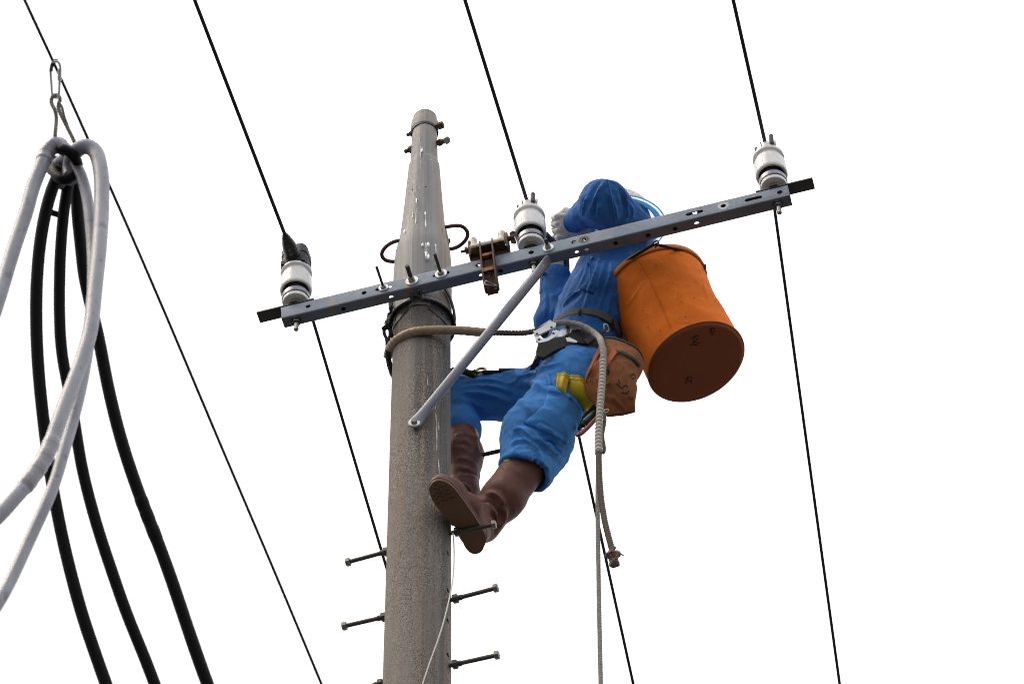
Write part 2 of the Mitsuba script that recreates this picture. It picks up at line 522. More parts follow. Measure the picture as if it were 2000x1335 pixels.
def blue_c(p, n, uv):
    fade = FBM(p.x * 9, p.y * 9, p.z * 9)
    w = N(p.x * 420, p.y * 420, p.z * 420)
    grime = SS(0.56, 0.78, FBM(p.x * 17 + 4, p.y * 17, p.z * 17))
    c = MIX((0.050, 0.212, 0.57), (0.072, 0.280, 0.69), SS(0.3, 0.75, fade))
    c = MIX(c, (0.035, 0.095, 0.24), 0.5 * grime)
    return c * (0.86 + 0.28 * w)


def cloth_b(p, n, uv):
    w = FBM(p.x * 9, p.y * 9, p.z * 9) * 0.05
    a = FBM(p.x * 34 + w * 60, p.y * 34, p.z * 24 + w * 40, 2)
    return 1 - 2 * dr.abs(a - 0.5) + 0.10 * N(p.x * 300, p.y * 300, p.z * 300)


CREASE = mikit.proc(cloth_b, eps=1.5e-3)
prin('blue_cotton', mikit.proc(blue_c), 0.85, sheen=0.25, specular=0.2, bump=CREASE, scale=0.003)


def shaded_blue_c(p, n, uv):  # trouser cloth in a darker tone: the shade on the jacket is painted in
    fade = FBM(p.x * 9, p.y * 9, p.z * 9)
    return MIX((0.022, 0.112, 0.35), (0.042, 0.168, 0.49), SS(0.3, 0.75, fade)) * (0.9 + 0.2 * N(p.x * 700, p.y * 700, p.z * 700))


prin('shaded_blue_jacket', mikit.proc(shaded_blue_c), 0.85, sheen=0.25, specular=0.2, bump=CREASE, scale=0.003)
prin('blue_thread', (0.06, 0.17, 0.42), 0.8)
prin('blue_button', (0.03, 0.17, 0.42), 0.35)


def orange_c(p, n, uv):
    z = p.z - HZ
    b = FBM(p.x * 8, p.y * 8, z * 8); k = FBM(p.x * 30, p.y * 30, z * 30)
    c = MIX((0.74, 0.145, 0.008), (0.88, 0.205, 0.012), b)
    c = MIX(c, (0.42, 0.095, 0.010), 0.35 * SS(0.55, 0.9, k))
    return c * (0.88 + 0.24 * N(p.x * 500, p.y * 500, z * 500))


prin('orange_canvas', mikit.proc(orange_c), 0.8, specular=0.25)
prin('orange_trim', (0.50, 0.165, 0.03), 0.75)
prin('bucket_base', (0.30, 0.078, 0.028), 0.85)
prin('ink', (0.012, 0.012, 0.014), 0.8)


def pouch_c(p, n, uv):
    b = FBM(p.x * 14, p.y * 14, p.z * 14); k = FBM(p.x * 42, p.y * 42, p.z * 42)
    c = MIX((0.19, 0.060, 0.018), (0.29, 0.092, 0.026), b)
    c = MIX(c, (0.13, 0.075, 0.04), 0.5 * SS(0.5, 0.72, k))
    return c * (0.9 + 0.2 * N(p.x * 500, p.y * 500, p.z * 500))


prin('worn_canvas', mikit.proc(pouch_c), 0.85)
prin('orange_webbing', (0.44, 0.11, 0.03), 0.8)
prin('dark_trim', (0.018, 0.024, 0.022), 0.7)


def boot_c(p, n, uv):
    b = FBM(p.x * 10, p.y * 10, p.z * 10)
    c = MIX((0.115, 0.045, 0.035), (0.18, 0.075, 0.057), b)
    return MIX(c, (0.19, 0.12, 0.10), 0.45 * SS(0.62, 0.8, FBM(p.x * 38, p.y * 38, p.z * 24)))


prin('boot_rubber', mikit.proc(boot_c), 0.55, specular=0.3)
prin('sole_rubber', (0.20, 0.115, 0.075), 0.75)
prin('welt_rubber', (0.14, 0.075, 0.058), 0.5)
prin('yellow_label', (0.62, 0.44, 0.06), 0.5)


def yellow_c(p, n, uv):
    return MIX((0.52, 0.38, 0.010), (0.68, 0.50, 0.018), FBM(p.x * 25, p.y * 25, p.z * 25))


prin('yellow_rubber', mikit.proc(yellow_c), 0.5)


def glove_c(p, n, uv):
    c = MIX((0.55, 0.52, 0.48), (0.70, 0.68, 0.65), FBM(p.x * 60, p.y * 60, p.z * 60))
    return MIX(c, (0.22, 0.19, 0.16), 0.5 * SS(0.55, 0.75, FBM(p.x * 24 + 5, p.y * 24, p.z * 24)))


prin('glove_leather', mikit.proc(glove_c), 0.7)
prin('webbing_black', (0.02, 0.02, 0.02), 0.75)
prin('webbing_grey', (0.075, 0.075, 0.072), 0.8)
prin('skin', (0.42, 0.22, 0.15), 0.5)
prin('hair_black', (0.01, 0.01, 0.01), 0.6)
# thin tinted plastic: daylight comes through the brim and the shell
scene['helmet_blue'] = {'type': 'principledthin', 'base_color': rgb(0.30, 0.66, 0.93), 'roughness': 0.35, 'diff_trans': 1.1}
scene['helmet_white'] = {'type': 'principledthin', 'base_color': rgb(0.95, 0.96, 0.97), 'roughness': 0.4, 'diff_trans': 1.7}
prin('ink_faded', (0.045, 0.018, 0.012), 0.9)
prin('orange_thread', (0.44, 0.098, 0.010), 0.8)
prin('red_cloth', (0.36, 0.035, 0.03), 0.7)
prin('red_plastic', (0.22, 0.018, 0.02), 0.3)
prin('green_plastic', (0.012, 0.035, 0.03), 0.35)
prin('brass', (0.62, 0.40, 0.10), 0.35, 0.8)


def sheath_c(p, n, uv):
    return MIX((0.30, 0.20, 0.115), (0.43, 0.32, 0.21), FBM(p.x * 70, p.y * 70, p.z * 40))


prin('sheath_leather', mikit.proc(sheath_c), 0.4, clearcoat=0.3)


def hemp_c(p, n, uv):
    return MIX((0.22, 0.20, 0.175), (0.42, 0.395, 0.36), FBM(p.x * 120, p.y * 120, p.z * 120))


prin('rope_grey', mikit.proc(hemp_c), 0.9)
prin('rope_pale', (0.46, 0.43, 0.385), 0.85)
prin('rope_brown', (0.145, 0.118, 0.092), 0.9)
prin('rope_dark', (0.03, 0.031, 0.025), 0.85)
prin('string_white', (0.72, 0.68, 0.60), 0.7)
prin('paint_white', (0.85, 0.85, 0.83), 0.5)


def asphalt_c(p, n, uv):
    return MIX((0.03, 0.03, 0.031), (0.052, 0.051, 0.05), FBM(p.x * 3, p.y * 3) * 0.6 + 0.4 * N(p.x * 90, p.y * 90))


prin('asphalt', mikit.proc(asphalt_c), 0.9)

# ---------------------------------------------------------------- the street below, and the pole
gs = 4000.0
scene['ground'] = mikit.ply(trimesh.Trimesh([[-gs, -gs, 0], [gs, -gs, 0], [gs, gs, 0], [-gs, gs, 0]], [[0, 1, 2], [0, 2, 3]], process=False), 'asphalt')
labels['ground'] = {'label': 'grey asphalt street far below the pole', 'category': 'street', 'kind': 'structure'}

R640, R1335 = 56.0 * ax_z(640)[1], 67.0 * ax_z(1335)[1]
Z640, Z1335 = ax_z(640)[0], ax_z(1335)[0]
pole_r = lambda z: R640 + (z - Z640) * (R1335 - R640) / (Z1335 - Z640)
pole = thing('utility_pole', 'speckled brown grey concrete utility pole narrowing to a sheet steel top', 'utility pole')
zs = np.r_[np.linspace(-HA - 0.3, -3.0, 8), np.linspace(-2.9, 0.02, 30)]
shaft = lathe([(0, zs[0])] + [(pole_r(z), z) for z in zs] + [(0, zs[-1])], 96)
# a mould seam standing 1.5 mm proud down the right front
v = np.asarray(shaft.vertices); ang = np.arctan2(v[:, 0], -v[:, 1])
SM = m3.Manifold(m3.Mesh(np.asarray(trimesh.Trimesh(v, shaft.faces, process=True).vertices, np.float32), np.asarray(trimesh.Trimesh(v, shaft.faces, process=True).faces, np.uint32)))


def mani(m):
    m = trimesh.Trimesh(m.vertices, m.faces, process=True); m.merge_vertices()
    M = m3.Manifold(m3.Mesh(np.asarray(m.vertices, np.float32), np.asarray(m.faces, np.uint32)))
    return M


hole_spots = [(882, 1100), (885.5, 1232), (884.5, 1172), (886, 1299)]
holes = []
for hx, hy in hole_spots:
    z = ax_z(hy)[0]; a = math.radians(24)
    z += -0.0
    d = V(math.sin(math.pi / 2 - a), -math.cos(math.pi / 2 - a), 0)
    r = pole_r(z)
    z2 = z - r * d[1] * 0  # opening on the right flank
    holes.append(cyl(d * (r - 0.05) + V(0, 0, z2), d * (r + 0.03) + V(0, 0, z2), 0.0085, 16))
S0 = mani(shaft)
for h in holes: S0 = S0 - mani(h)
add('shaft', S0, 'concrete', pole, 40)
for sa in (math.radians(29),):
    zz = np.linspace(-3.0, -0.1, 60)
    seam = np.stack([(pole_r(zz) - 0.0006) * math.sin(sa), -(pole_r(zz) - 0.0006) * math.cos(sa), zz], 1)
    add('mould_seam', tube(seam, 0.0016, 8), 'concrete', pole)

prof_px = [(640, 57.0), (612, 57.5), (560, 57.5), (532, 56.5), (512, 55), (500, 53.5), (488, 50.5), (476, 47), (462, 44.3), (443, 41.8), (400, 37.3), (360, 33.2), (334, 30.5), (327, 30.0), (324.5, 28.6), (322, 26.8), (316, 26.3), (254, 24.0), (232, 23.2)]
prof = [(hw * ax_z(py)[1], ax_z(py)[0]) for py, hw in prof_px]
sl = lathe([(prof[0][0] - 0.004, prof[0][1] + 0.001)] + prof + [(0.0, prof[-1][1])], 96)
sv = np.asarray(sl.vertices).copy()
a = np.arctan2(sv[:, 0], -sv[:, 1]); zz = sv[:, 2]; rr = np.hypot(sv[:, 0], sv[:, 1])
# the sheet: a lapped fold on the left front, a second on the right, and dents at the shoulder
zmid = ax_z(470)[0]
lap = 0.006 * np.clip((a + 0.38) / 0.03, 0, 1) * np.clip(1 - (a + 0.38) / 1.15, 0, 1)
lap += 0.0025 * np.clip((a - 0.80) / 0.03, 0, 1) * np.clip(1 - (a - 0.80) / 0.9, 0, 1)
lap *= np.clip((ax_z(275)[0] - zz) / 0.06, 0, 1)
dent = -0.004 * np.exp(-((a - 0.42) / 0.2) ** 2 - ((zz - ax_z(525)[0]) / 0.035) ** 2) - 0.005 * np.exp(-((a + 0.85) / 0.18) ** 2 - ((zz - ax_z(540)[0]) / 0.05) ** 2)
wav = 0.0035 * (meshkit.fbm(np.stack([a * 1.6, zz * 5, zz * 0], 1), 3) - 0.5)
k = (rr + lap + dent + wav) / np.maximum(rr, 1e-6)
sv[:, 0] *= np.where(rr > 0.01, k, 1); sv[:, 1] *= np.where(rr > 0.01, k, 1)
sl.vertices = sv
cover = add('steel_sleeve', sl, 'sheet_steel', pole, 30, label='tapering grey sheet steel sleeve on the pole top, streaked brown on its right side')
sleeve_surf = Surf(sl)
# the cap on top: a skirt with an uneven upper edge
zc0, m1 = ax_z(258); zc1 = ax_z(242)[0]; rc = 27.0 * m1
kk = 72; aa = np.arange(kk) * 2 * np.pi / kk
topz = zc1 + 0.004 * np.sin(aa * 2 + 1.0) + 0.006 * np.sin(aa * 5 + 0.4)
ring = lambda r, z: np.stack([r * np.sin(aa), -r * np.cos(aa), z + 0 * aa], 1)
rows = [ring(rc - 0.003, zc0 + 0.001), ring(rc, zc0), ring(rc, zc0 + 0.02), ring(rc * 0.985, topz - 0.003), ring(rc * 0.95, topz), ring(rc * 0.6, topz * 0.4 + zc1 * 0.6 + .004), ring(0.002, zc1 + 0.004)]
n = len(rows); i, j = np.meshgrid(np.arange(n - 1), np.arange(kk), indexing='ij')
q = np.stack([i * kk + j, i * kk + (j + 1) % kk, (i + 1) * kk + (j + 1) % kk, (i + 1) * kk + j], -1).reshape(-1, 4)
add('pole_cap', trimesh.Trimesh(np.vstack(rows), np.vstack([q[:, [0, 1, 2]], q[:, [0, 2, 3]]]), process=False), 'sheet_steel', pole, 30)
# a black ring painting the shade in the gap under its rim
add('rim_gap_shade', lathe([(rc - 0.014, zc0 - 0.010), (rc - 0.0012, zc0 - 0.010), (rc - 0.0012, zc0 + 0.003), (rc - 0.014, zc0 + 0.003), (rc - 0.014, zc0 - 0.010)], 64), 'black_rubber', pole)
# white paint runs on the sleeve
for pts, w in (([(820.5, 255), (820, 275), (822, 298), (820, 330), (817, 345)], 0.0032), ([(823.5, 286), (825, 292), (823, 297)], 0.006), ([(806, 362), (805.5, 375)], 0.0034), ([(815, 352), (814, 370), (813, 400), (812, 440)], 0.003),
               ([(830.5, 412), (831, 430), (831.5, 447)], 0.0026), ([(831.5, 446), (832, 449)], 0.006), ([(805, 410), (806, 425)], 0.003), ([(790, 448), (789, 456)], 0.004),
               ([(832, 470), (832, 480), (832, 508)], 0.0062), ([(836, 472), (837, 490), (836, 507)], 0.0042), ([(826, 473), (824, 482)], 0.006), ([(850, 474), (851, 482), (851.5, 495), (851, 505)], 0.0065), ([(853, 512), (851, 525)], 0.0075), ([(836, 311), (842, 311), (849, 315), (852, 321)], 0.0022)):
    p, nn = sleeve_surf.line(pts, 0.0004, 3)
    tt = np.linspace(0, 1, len(p)); sc = w * (0.6 + 0.4 * np.sin(tt * 9 + pts[0][0])) * np.clip(np.minimum(tt, 1 - tt) * 10 + 0.3, 0, 1)
    add('paint_run', sweep(p, circle(1, 10) * [0.28, 1], nn[0], True, sc), 'paint_white', pole, True)
p, nn = sleeve_surf.line([(811, 520), (811.5, 532)], 0.0002, 3)
add('notch', sweep(p, circle(1, 8) * [0.2, 1], nn[0], True, 0.005), 'black_rubber', pole)
p, nn = sleeve_surf.line([(831, 364), (831.4, 366)], 0.0003, 1)
add('pin_hole', sweep(p, circle(1, 8) * [0.2, 1], nn[0], True, 0.003), 'black_rubber', pole)
# white runs on the concrete
shaft_surf = Surf(lathe([(pole_r(z), z) for z in np.linspace(-2.4, 0, 160)], 192))
for pts, w in (([(857, 822), (857, 840)], 0.002), ([(851, 805), (853, 845), (853, 880)], 0.0018), ([(856, 895), (858, 925)], 0.0024), ([(850, 780), (851, 800)], 0.0016), ([(834, 735), (836, 752)], 0.0015)):
    p, nn = shaft_surf.line(pts, 0.0003, 6)
    tt = np.linspace(0, 1, len(p))
    add('paint_run', sweep(p, circle(1, 8) * [0.3, 1], nn[0], True, w * (0.65 + 0.35 * np.sin(tt * 14)) * np.clip(np.minimum(tt, 1 - tt) * 9 + 0.25, 0, 1)), 'paint_white', pole, True)

# bolts at the top of the sleeve
def cap_bolt(base, tip, rs, rh, head=True, plate_h=0.0):
    a0, b0 = base, tip; d = unit(b0 - a0)
    k = add('top_bolt', cyl(a0 - d * 0.03, b0, rs, 14, bev=0.002), 'rusty_steel', pole)
    add('nut', hexnut(a0, a0 + d * 0.014, rh), 'rusty_steel', k)
    if head: add('bolt_head', hexnut(b0 - d * 0.012, b0, rh * 1.05), 'bolt_head', k)
    return k
cap_bolt(A(856.5, 279, -0.012), A(875, 273.5, -0.04), 0.0085, 0.0125)
cap_bolt(A(808, 260, 0.012), A(795, 263.5, 0.03), 0.006, 0.011, False)
cap_bolt(A(806, 291, 0.012), A(791, 296, 0.03), 0.0075, 0.0135, False)
add('bolt_plate', box(A(806, 285, 0.01), V(.2, -.98, 0), V(0, 0, 1), V(.98, .2, 0), 0.03, 0.055, 0.005), 'rusty_steel', pole)
b = A(855, 247, -0.02); add('top_bolt', hexnut(b, b + V(.02, -.008, 0), 0.0125), 'rusty_steel', pole)

# folding step irons: a plate on the flank and a bent bar
for side, pl, p_ in ((1, [(874, 442), (878, 488)], [(876, 443.5), (890, 440.5), (904, 443), (913, 454), (911, 466), (900, 478), (889, 484), (879, 487)]),
                     (-1, [(782, 462), (777, 504)], [(783, 469), (770, 472), (757, 479), (748, 489), (746, 499), (752, 507), (764, 510.5), (780, 510)])):
    k = thing('step_iron', 'rusty looped step iron on the %s of the steel sleeve' % ('right' if side > 0 else 'left'), 'step iron', 'looped step irons on the sleeve')
    y0, y1 = (-0.05, 0.035) if side > 0 else (-0.035, 0.05)
    z = AZ(*p_[0], 0)[2]
    ys = np.linspace(y0, y1, len(p_))
    # the loop lies level: solve each pixel on the level plane through its first foot
    zl = A(*p_[0], y0)[2]
    pts = [AZ(x, y, zl) for x, y in p_]
    pts[0] = pts[0] - V(side * 0.012, 0, 0); pts[-1] = pts[-1] - V(side * 0.012, 0, 0)
    add('bent_bar', tube(spline(pts, 48), 0.0062, 14), 'rusty_steel', k)
    c = (pts[0] + pts[-1]) / 2
    zz0 = ax_z(443)[0]; rr0 = 42 * ax_z(443)[1]; 
    cc = V(side * 0.0795, c[1] * 0.3, zl + 0.004)
    add('back_plate', box(cc, V(0, 1, 0), V(-side * .12, 0, 1), V(1, 0, side * .12), 0.035, 0.10, 0.006), 'rusty_steel' if side < 0 else 'sheet_steel', k)
    add('rivet', cyl(cc - V(side * 0.002, 0, 0.016), cc + V(side * 0.012, 0, -0.016), 0.0085, 14, bev=.003), 'rusty_steel', k)

# ---------------------------------------------------------------- the crossarm
TAN = math.tan(math.radians(13.0)); OFF = -0.158; H, D, TH = 0.062, 0.043, 0.0035


def on_front(x, y):
    p = V(0, OFF, 0)
    for _ in range(40): p = A(x, y, OFF - TAN * p[0])
    return p


PL, PR = on_front(549.5, 622.0), on_front(1543, 382.0)
AX = unit(PR - PL); AY = unit(V(-AX[1], AX[0], 0)); AZV = np.cross(AX, AY); LEN = np.linalg.norm(PR - PL)
arm = lambda s, y, z: PL + AX * s + AY * y + AZV * z             # y from the front face back, z from the lower edge up


def s_at(x, y, yy, zz):
    """Distance along the arm at which its line (yy, zz) passes the pixel."""
    s = np.linspace(0, LEN, 800); P = PX(PL + AX * s[:, None] + AY * yy + AZV * zz)
    return s[np.argmin(np.abs(P[:, 0] - x))]


front = lambda x: s_at(x, 0, 0, H / 2)
bottom = lambda x: s_at(x, 0, D / 2, 0)
prof_o = rrect(D, H, 0.006, 4) + [D / 2, H / 2]; prof_i = rrect(D - 2 * TH, H - 2 * TH, 0.003, 4) + [D / 2, H / 2]
cs = m3.CrossSection([prof_o]) - m3.CrossSection([prof_i])
tube_m = m3.Manifold.extrude(cs, LEN)                             # local: x depth, y height, z along
cut = []
def fcut(x, r, slot=0.0, through=True, ds=0.0):
    s = front(x) + ds
    dp_ = 0.2 if through else 0.07
    for o in ([-slot / 2, slot / 2] if slot else [0]):
        cut.append(m3.Manifold.cylinder(dp_, r, r, 20).rotate([0, 90, 0]).translate([-0.05, H / 2, s + o]))
    if slot: cut.append(m3.Manifold.cube([dp_, 2 * r, slot]).translate([-0.05, H / 2 - r, s - slot / 2]))
def bcut(x, r, through=True):
    s = bottom(x)
    cut.append(m3.Manifold.cylinder(0.2 if through else 0.07, r, r, 20).rotate([-90, 0, 0]).translate([D / 2, -0.05, s]))
for x in (601.8, 710.6, 933.4, 962, 1037.7, 1120.8, 1140.7, 1412.6, 1523.4): fcut(x, 0.0085 if x not in (1037.7, 1523.4) else 0.0095, 0, x in (933.4, 962, 1120.8, 1140.7))
for x in (749.7, 861): fcut(x, 0.0075, 0.042)
for x in (1356.5, 1471.6): fcut(x, 0.0078, 0.042, x < 1400)
for x in (671, 764.6, 939.7, 978, 1126, 1146.4, 1202.6, 1266, 1360.6, 1318): bcut(x, 0.008, x in (764.6, 939.7, 1126, 1146.4, 1360.6))
for c in cut: tube_m = tube_m - c
mm = tube_m.to_mesh(); vv = np.asarray(mm.vert_properties[:, :3])
arm_mesh = trimesh.Trimesh(PL + vv[:, :1] * AY + vv[:, 1:2] * AZV + vv[:, 2:] * AX, mm.tri_verts, process=False)
ca = thing('crossarm', 'long grey galvanised square steel crossarm bolted across the pole, drilled with holes', 'crossarm')
add('beam', arm_mesh, 'galvanised', ca, 30)
for s0, s1, nm in ((-0.083, 0.112, 'left'), (LEN - 0.105, LEN + 0.083, 'right')):
    c = arm((s0 + s1) / 2, D / 2 + 0.001, H + 0.004)
    add('end_plate', box(c, AX, AY, AZV, s1 - s0, 0.045, 0.006), 'dark_steel', ca, label=f'flat dark steel plate sticking out at the {nm} end')
# ring marks round two of the front holes
for x in (1140.7, 1412.6):
    c = arm(front(x), -0.0006, H / 2)
    add('ring_mark', lathe([(0.0095, 0), (0.0185, 0), (0.0185, 0.0012), (0.0095, 0.0012), (0.0095, 0)], 28, c, AY), 'dark_steel' if x < 1300 else 'bolt_steel', ca)


def arm_bolt(x, length, rs, rn, rw, nm='through_bolt'):
    b = arm(front(x), 0, H / 2)
    k = add(nm, cyl(b + AY * 0.06, b - AY * length, rs, 14, bev=0.0015), 'dark_steel', ca)
    add('washer', washer(b - AY * 0.0036, AY, rw, rs, 0.0034), 'zinc_bright', k)
    add('nut', hexnut(b - AY * 0.0038, b - AY * (0.0038 + rn * 0.85), rn), 'bolt_steel', k)
    if rs > 0.0055: add('nut', hexnut(b - AY * (0.004 + rn * 0.86), b - AY * (0.004 + rn * 1.4), rn * 0.92), 'bolt_steel', k)
    return k


arm_bolt(749.0, 0.092, 0.0042, 0.0095, 0.0165)
arm_bolt(804.5, 0.066, 0.0075, 0.0115, 0.0215)
arm_bolt(861.0, 0.086, 0.0052, 0.0115, 0.0205)
arm_bolt(1071.0, 0.040, 0.0058, 0.0100, 0.0185)

# ---------------------------------------------------------------- insulators on the arm
def insulator(x_stud, lean, label, black):
    """x_stud: the photo column of the stud under the arm."""
    s = bottom(x_stud)
    base = arm(s, D / 2, H + 0.007)
    up = unit(AZV + lean[0] * AX + lean[1] * AY)
    k = thing('insulator', label, 'insulator', 'white line post insulators on the crossarm')
    x0 = unit(AX - (AX @ up) * up)
    L = lambda pr, kk=56: lathe(pr, kk, base, up, x0)
    z1 = 0.083                                    # lower rim of the body
    body = [(0.030, z1 + 0.030), (0.0425, z1 + 0.004), (0.0445, z1), (0.0495, z1), (0.0525, z1 + 0.004), (0.0528, z1 + 0.012), (0.0518, z1 + 0.066), (0.050, z1 + 0.070), (0.0455, z1 + 0.074), (0.0445, z1 + 0.088), (0.0475, z1 + 0.092), (0.0512, z1 + 0.0935), (0.0525, z1 + 0.097), (0.0520, z1 + 0.104), (0.048, z1 + 0.108), (0.0375, z1 + 0.112)]
    top = [] if black else [(0.0365, z1 + 0.116), (0.0360, z1 + 0.142), (0.034, z1 + 0.150), (0.026, z1 + 0.155), (0, z1 + 0.156)]
    add('body', L(body + (top or [(0, z1 + 0.113)])), 'porcelain', k, 40)
    add('foot', L([(0.018, 0.0185), (0.036, 0.019), (0.0425, 0.022), (0.0437, 0.027), (0.0437, 0.044), (0.041, 0.046), (0, 0.0465)]), 'porcelain', k, 40)
    add('ring_band', L([(0.0437, 0.0415), (0.0455, 0.0415), (0.0455, 0.059), (0.043, 0.060), (0.040, 0.058), (0.040, 0.0415), (0.0437, 0.0415)]), 'ring_band', k, 30)
    add('gasket', L([(0.0438, 0.036), (0.0458, 0.036), (0.0458, 0.0408), (0.0438, 0.0408), (0.0438, 0.036)]), 'black_rubber', k, 30)
    add('base_plug', L([(0, 0.0005), (0.0285, 0.0005), (0.0285, 0.006), (0.022, 0.010), (0.0215, 0.019), (0, 0.019)]), 'cement_joint', k, 30)
    add('skirt_lining', L([(0, 0.0475), (0.033, 0.0475), (0.031, z1 + 0.024), (0.0395, z1 + 0.006), (0.0435, z1 + 0.0025), (0.0440, z1 + 0.0055), (0.033, z1 + 0.031), (0, z1 + 0.031)]), 'cement_joint', k, 30)
    bt = arm(s, D / 2, 0)
    st = add('stud', cyl(arm(s, D / 2, 0.02), bt - up * 0.050, 0.0078, 16, bev=0.002), 'bolt_steel', k)
    add('washer', washer(bt - AZV * 0.0036, AZV, 0.0165, 0.0078, 0.0034), 'dark_steel', st)
    add('nut', hexnut(bt - up * 0.004, bt - up * 0.0165, 0.0145), 'dark_steel', st)
    seam_a = -0.35
    for r_, za, zb in ((0.0529, z1 + 0.008, z1 + 0.064),):
        dirs = unit(math.sin(seam_a) * x0 - math.cos(seam_a) * np.cross(up, x0))
        add('glaze_seam', tube(np.array([base + dirs * (r_ - 0.0013) + up * za, base + dirs * (r_ - 0.0020) + up * zb]), 0.0016, 8), 'glaze_seam', k)
    tp = base + up * (z1 + 0.113)
    yv = unit(AY - (AY @ up) * up)
    if black:
        cov = rrect(0.093, 0.090, 0.024, 5)
        prow = lambda z, sx, sy, dy=0: (tp + up * z + yv * dy)[None] + cov[:, :1] * sx * x0 + cov[:, 1:] * sy * yv
        rings = [prow(-0.012, 1.0, 1.0), prow(0.02, 1.0, 1.0), prow(0.022, 0.93, 0.93), prow(0.05, 0.92, 0.92), prow(0.052, 0.98, 0.95), prow(0.085, 0.95, 0.92), prow(0.098, 0.86, 0.84), prow(0.104, 0.5, 0.5), prow(0.104, 0.01, 0.01)]
        kk = len(cov); n = len(rings); i, j = np.meshgrid(np.arange(n - 1), np.arange(kk), indexing='ij')
        q = np.stack([i * kk + j, i * kk + (j + 1) % kk, (i + 1) * kk + (j + 1) % kk, (i + 1) * kk + j], -1).reshape(-1, 4)
        cv = add('wire_cover', trimesh.Trimesh(np.vstack(rings), np.vstack([q[:, [0, 1, 2]], q[:, [0, 2, 3]]]), process=False), 'black_plastic', k, 30, label='black plastic cover over the wire clamp')
        for sx in (-1, 1):
            add('cover_clip', box(tp + up * 0.0 + x0 * sx * 0.028 - yv * 0.041, x0, up, yv, 0.026, 0.02, 0.01, .002), 'black_plastic', cv)
        return k, tp + up * 0.035, up, x0, yv
    gz = tp + up * 0.042
    cl = add('wire_clamp', tube(spline([tp + x0 * 0.030 + up * 0.030 - yv * 0.02, tp + x0 * 0.026 + up * 0.058 - yv * 0.012, tp + up * 0.064, tp - x0 * 0.024 + up * 0.056 + yv * 0.0, tp - x0 * 0.031 + up * 0.03 + yv * 0.0], 24), 0.0055, 10), 'zinc_bright', k)
    add('clamp_screw', cyl(tp + x0 * 0.022 - yv * 0.03 + up * 0.02, tp + x0 * 0.024 - yv * 0.034 + up * 0.064, 0.0075, 14, bev=.002), 'dark_steel', cl)
    add('clamp_screw', cyl(tp - x0 * 0.031 - yv * 0.004 + up * 0.03, tp - x0 * 0.033 - yv * 0.006 + up * 0.052, 0.006, 14, bev=.002), 'dark_steel', cl)
    gr = add('cap_seam', tube(np.array([tp - yv * 0.0358 - x0 * 0.012 + up * 0.01, tp - yv * 0.0335 - x0 * 0.014 + up * 0.04]), 0.0016, 8), 'dark_steel', k)
    return k, tp + up * 0.052, up, x0, yv


INS = [insulator(579, (0.045, 0.0), 'white porcelain insulator under a black wire cover at the left end of the crossarm', True),
       insulator(1042.5, (0.035, 0.0), 'white porcelain insulator in the middle of the crossarm, beside the gloved hands', False),
       insulator(1519.5, (0.012, 0.0), 'white porcelain insulator at the far right end of the crossarm', False)]

# ---------------------------------------------------------------- line wires
def wire_to(T, near, far, drop_n=0.0, drop_f=0.02):
    """Points of a wire over T: towards the pixel near (overhead) and the pixel far, extended past the frame, sagging."""
    Nn, Ff = AZ(*near, T[2] - drop_n), AZ(*far, T[2] - drop_f)
    dn, df = (Nn - T), (Ff - T)
    ln, lf = np.linalg.norm(dn), np.linalg.norm(df)
    pts = []
    for u in (14.0 / ln, 6.0 / ln, 2.2, 1.5, 1.0, 0.75, 0.5, 0.25, 0.08):
        pts.append(T + dn * u - V(0, 0, drop_n) * 0 + V(0, 0, 0.0))
    pts.append(T)
    for u in (0.08, 0.25, 0.5, 0.75, 1.0, 1.5, 2.5, 8.0 / lf, 20.0 / lf):
        pts.append(T + df * u)
    return np.array(pts)


WIRES = [((380, 0), (757, 1115), 'black line wire over the left insulator, passing behind the pole below', 0), ((908, 0), (1237, 1335), 'black line wire over the middle insulator, passing behind the worker', 1), ((1432, 0), (1640, 1335), 'black line wire over the right insulator, clear of everything below', 2)]
for near, far, lab, i in WIRES:
    k, T, up, x0, yv = INS[i]
    p = wire_to(T, near, far)
    w = thing('line_wire', lab, 'power line wire', 'line wires over the crossarm')
    add('wire', tube(p, np.where(np.arange(len(p)) < 10, 0.0060, 0.0052), 12), 'wire_jacket', w, True)
    if i == 0:
        d = unit(p[7] - T)
        q = spline([T + d * 0.012, T + d * 0.045, T + d * 0.075, T + d * 0.105, T + d * 0.135], 30)
        t = np.linspace(0, 1, 30)
        r = np.interp(t, [0, 0.25, 0.6, 0.85, 1], [0.024, 0.0255, 0.0225, 0.014, 0.0072]) + 0.0009 * np.sin(t * 75)
        add('tape_wrap', tube(q, r, 18), 'tape_black', w, 40, label='black tape wrapped in a cone where the wire leaves the cover')

# ---------------------------------------------------------------- band clamp round the pole, brace, step bolts
bz = ax_z(641)[0]
bd = thing('band_clamp', 'dark steel band clamp round the pole just under the crossarm', 'band clamp')
rb = 57.5 * ax_z(620)[1] + 0.0035
eA = math.radians(-7)                                            # the ears stand at the front, slightly left
angs = np.linspace(eA + 0.16, eA + 2 * np.pi - 0.16, 90)
BH = 0.05
bc = bz + 0.028
bandp = np.stack([rb * np.sin(angs), -rb * np.cos(angs), bc + 0.008 * np.cos(angs - eA)], 1)
e = V(math.sin(eA), -math.cos(eA), 0); g = V(math.cos(eA), math.sin(eA), 0)
earR = [e * (rb + 0.045) + g * 0.012 + V(0, 0, bc + .012), e * (rb + 0.02) + g * 0.010 + V(0, 0, bc + .012), e * (rb + 0.002) + g * 0.020 + V(0, 0, bc + .010)]
earL = [e * (rb + 0.002) - g * 0.020 + V(0, 0, bc + .010), e * (rb + 0.02) - g * 0.010 + V(0, 0, bc + .012), e * (rb + 0.045) - g * 0.012 + V(0, 0, bc + .012)]
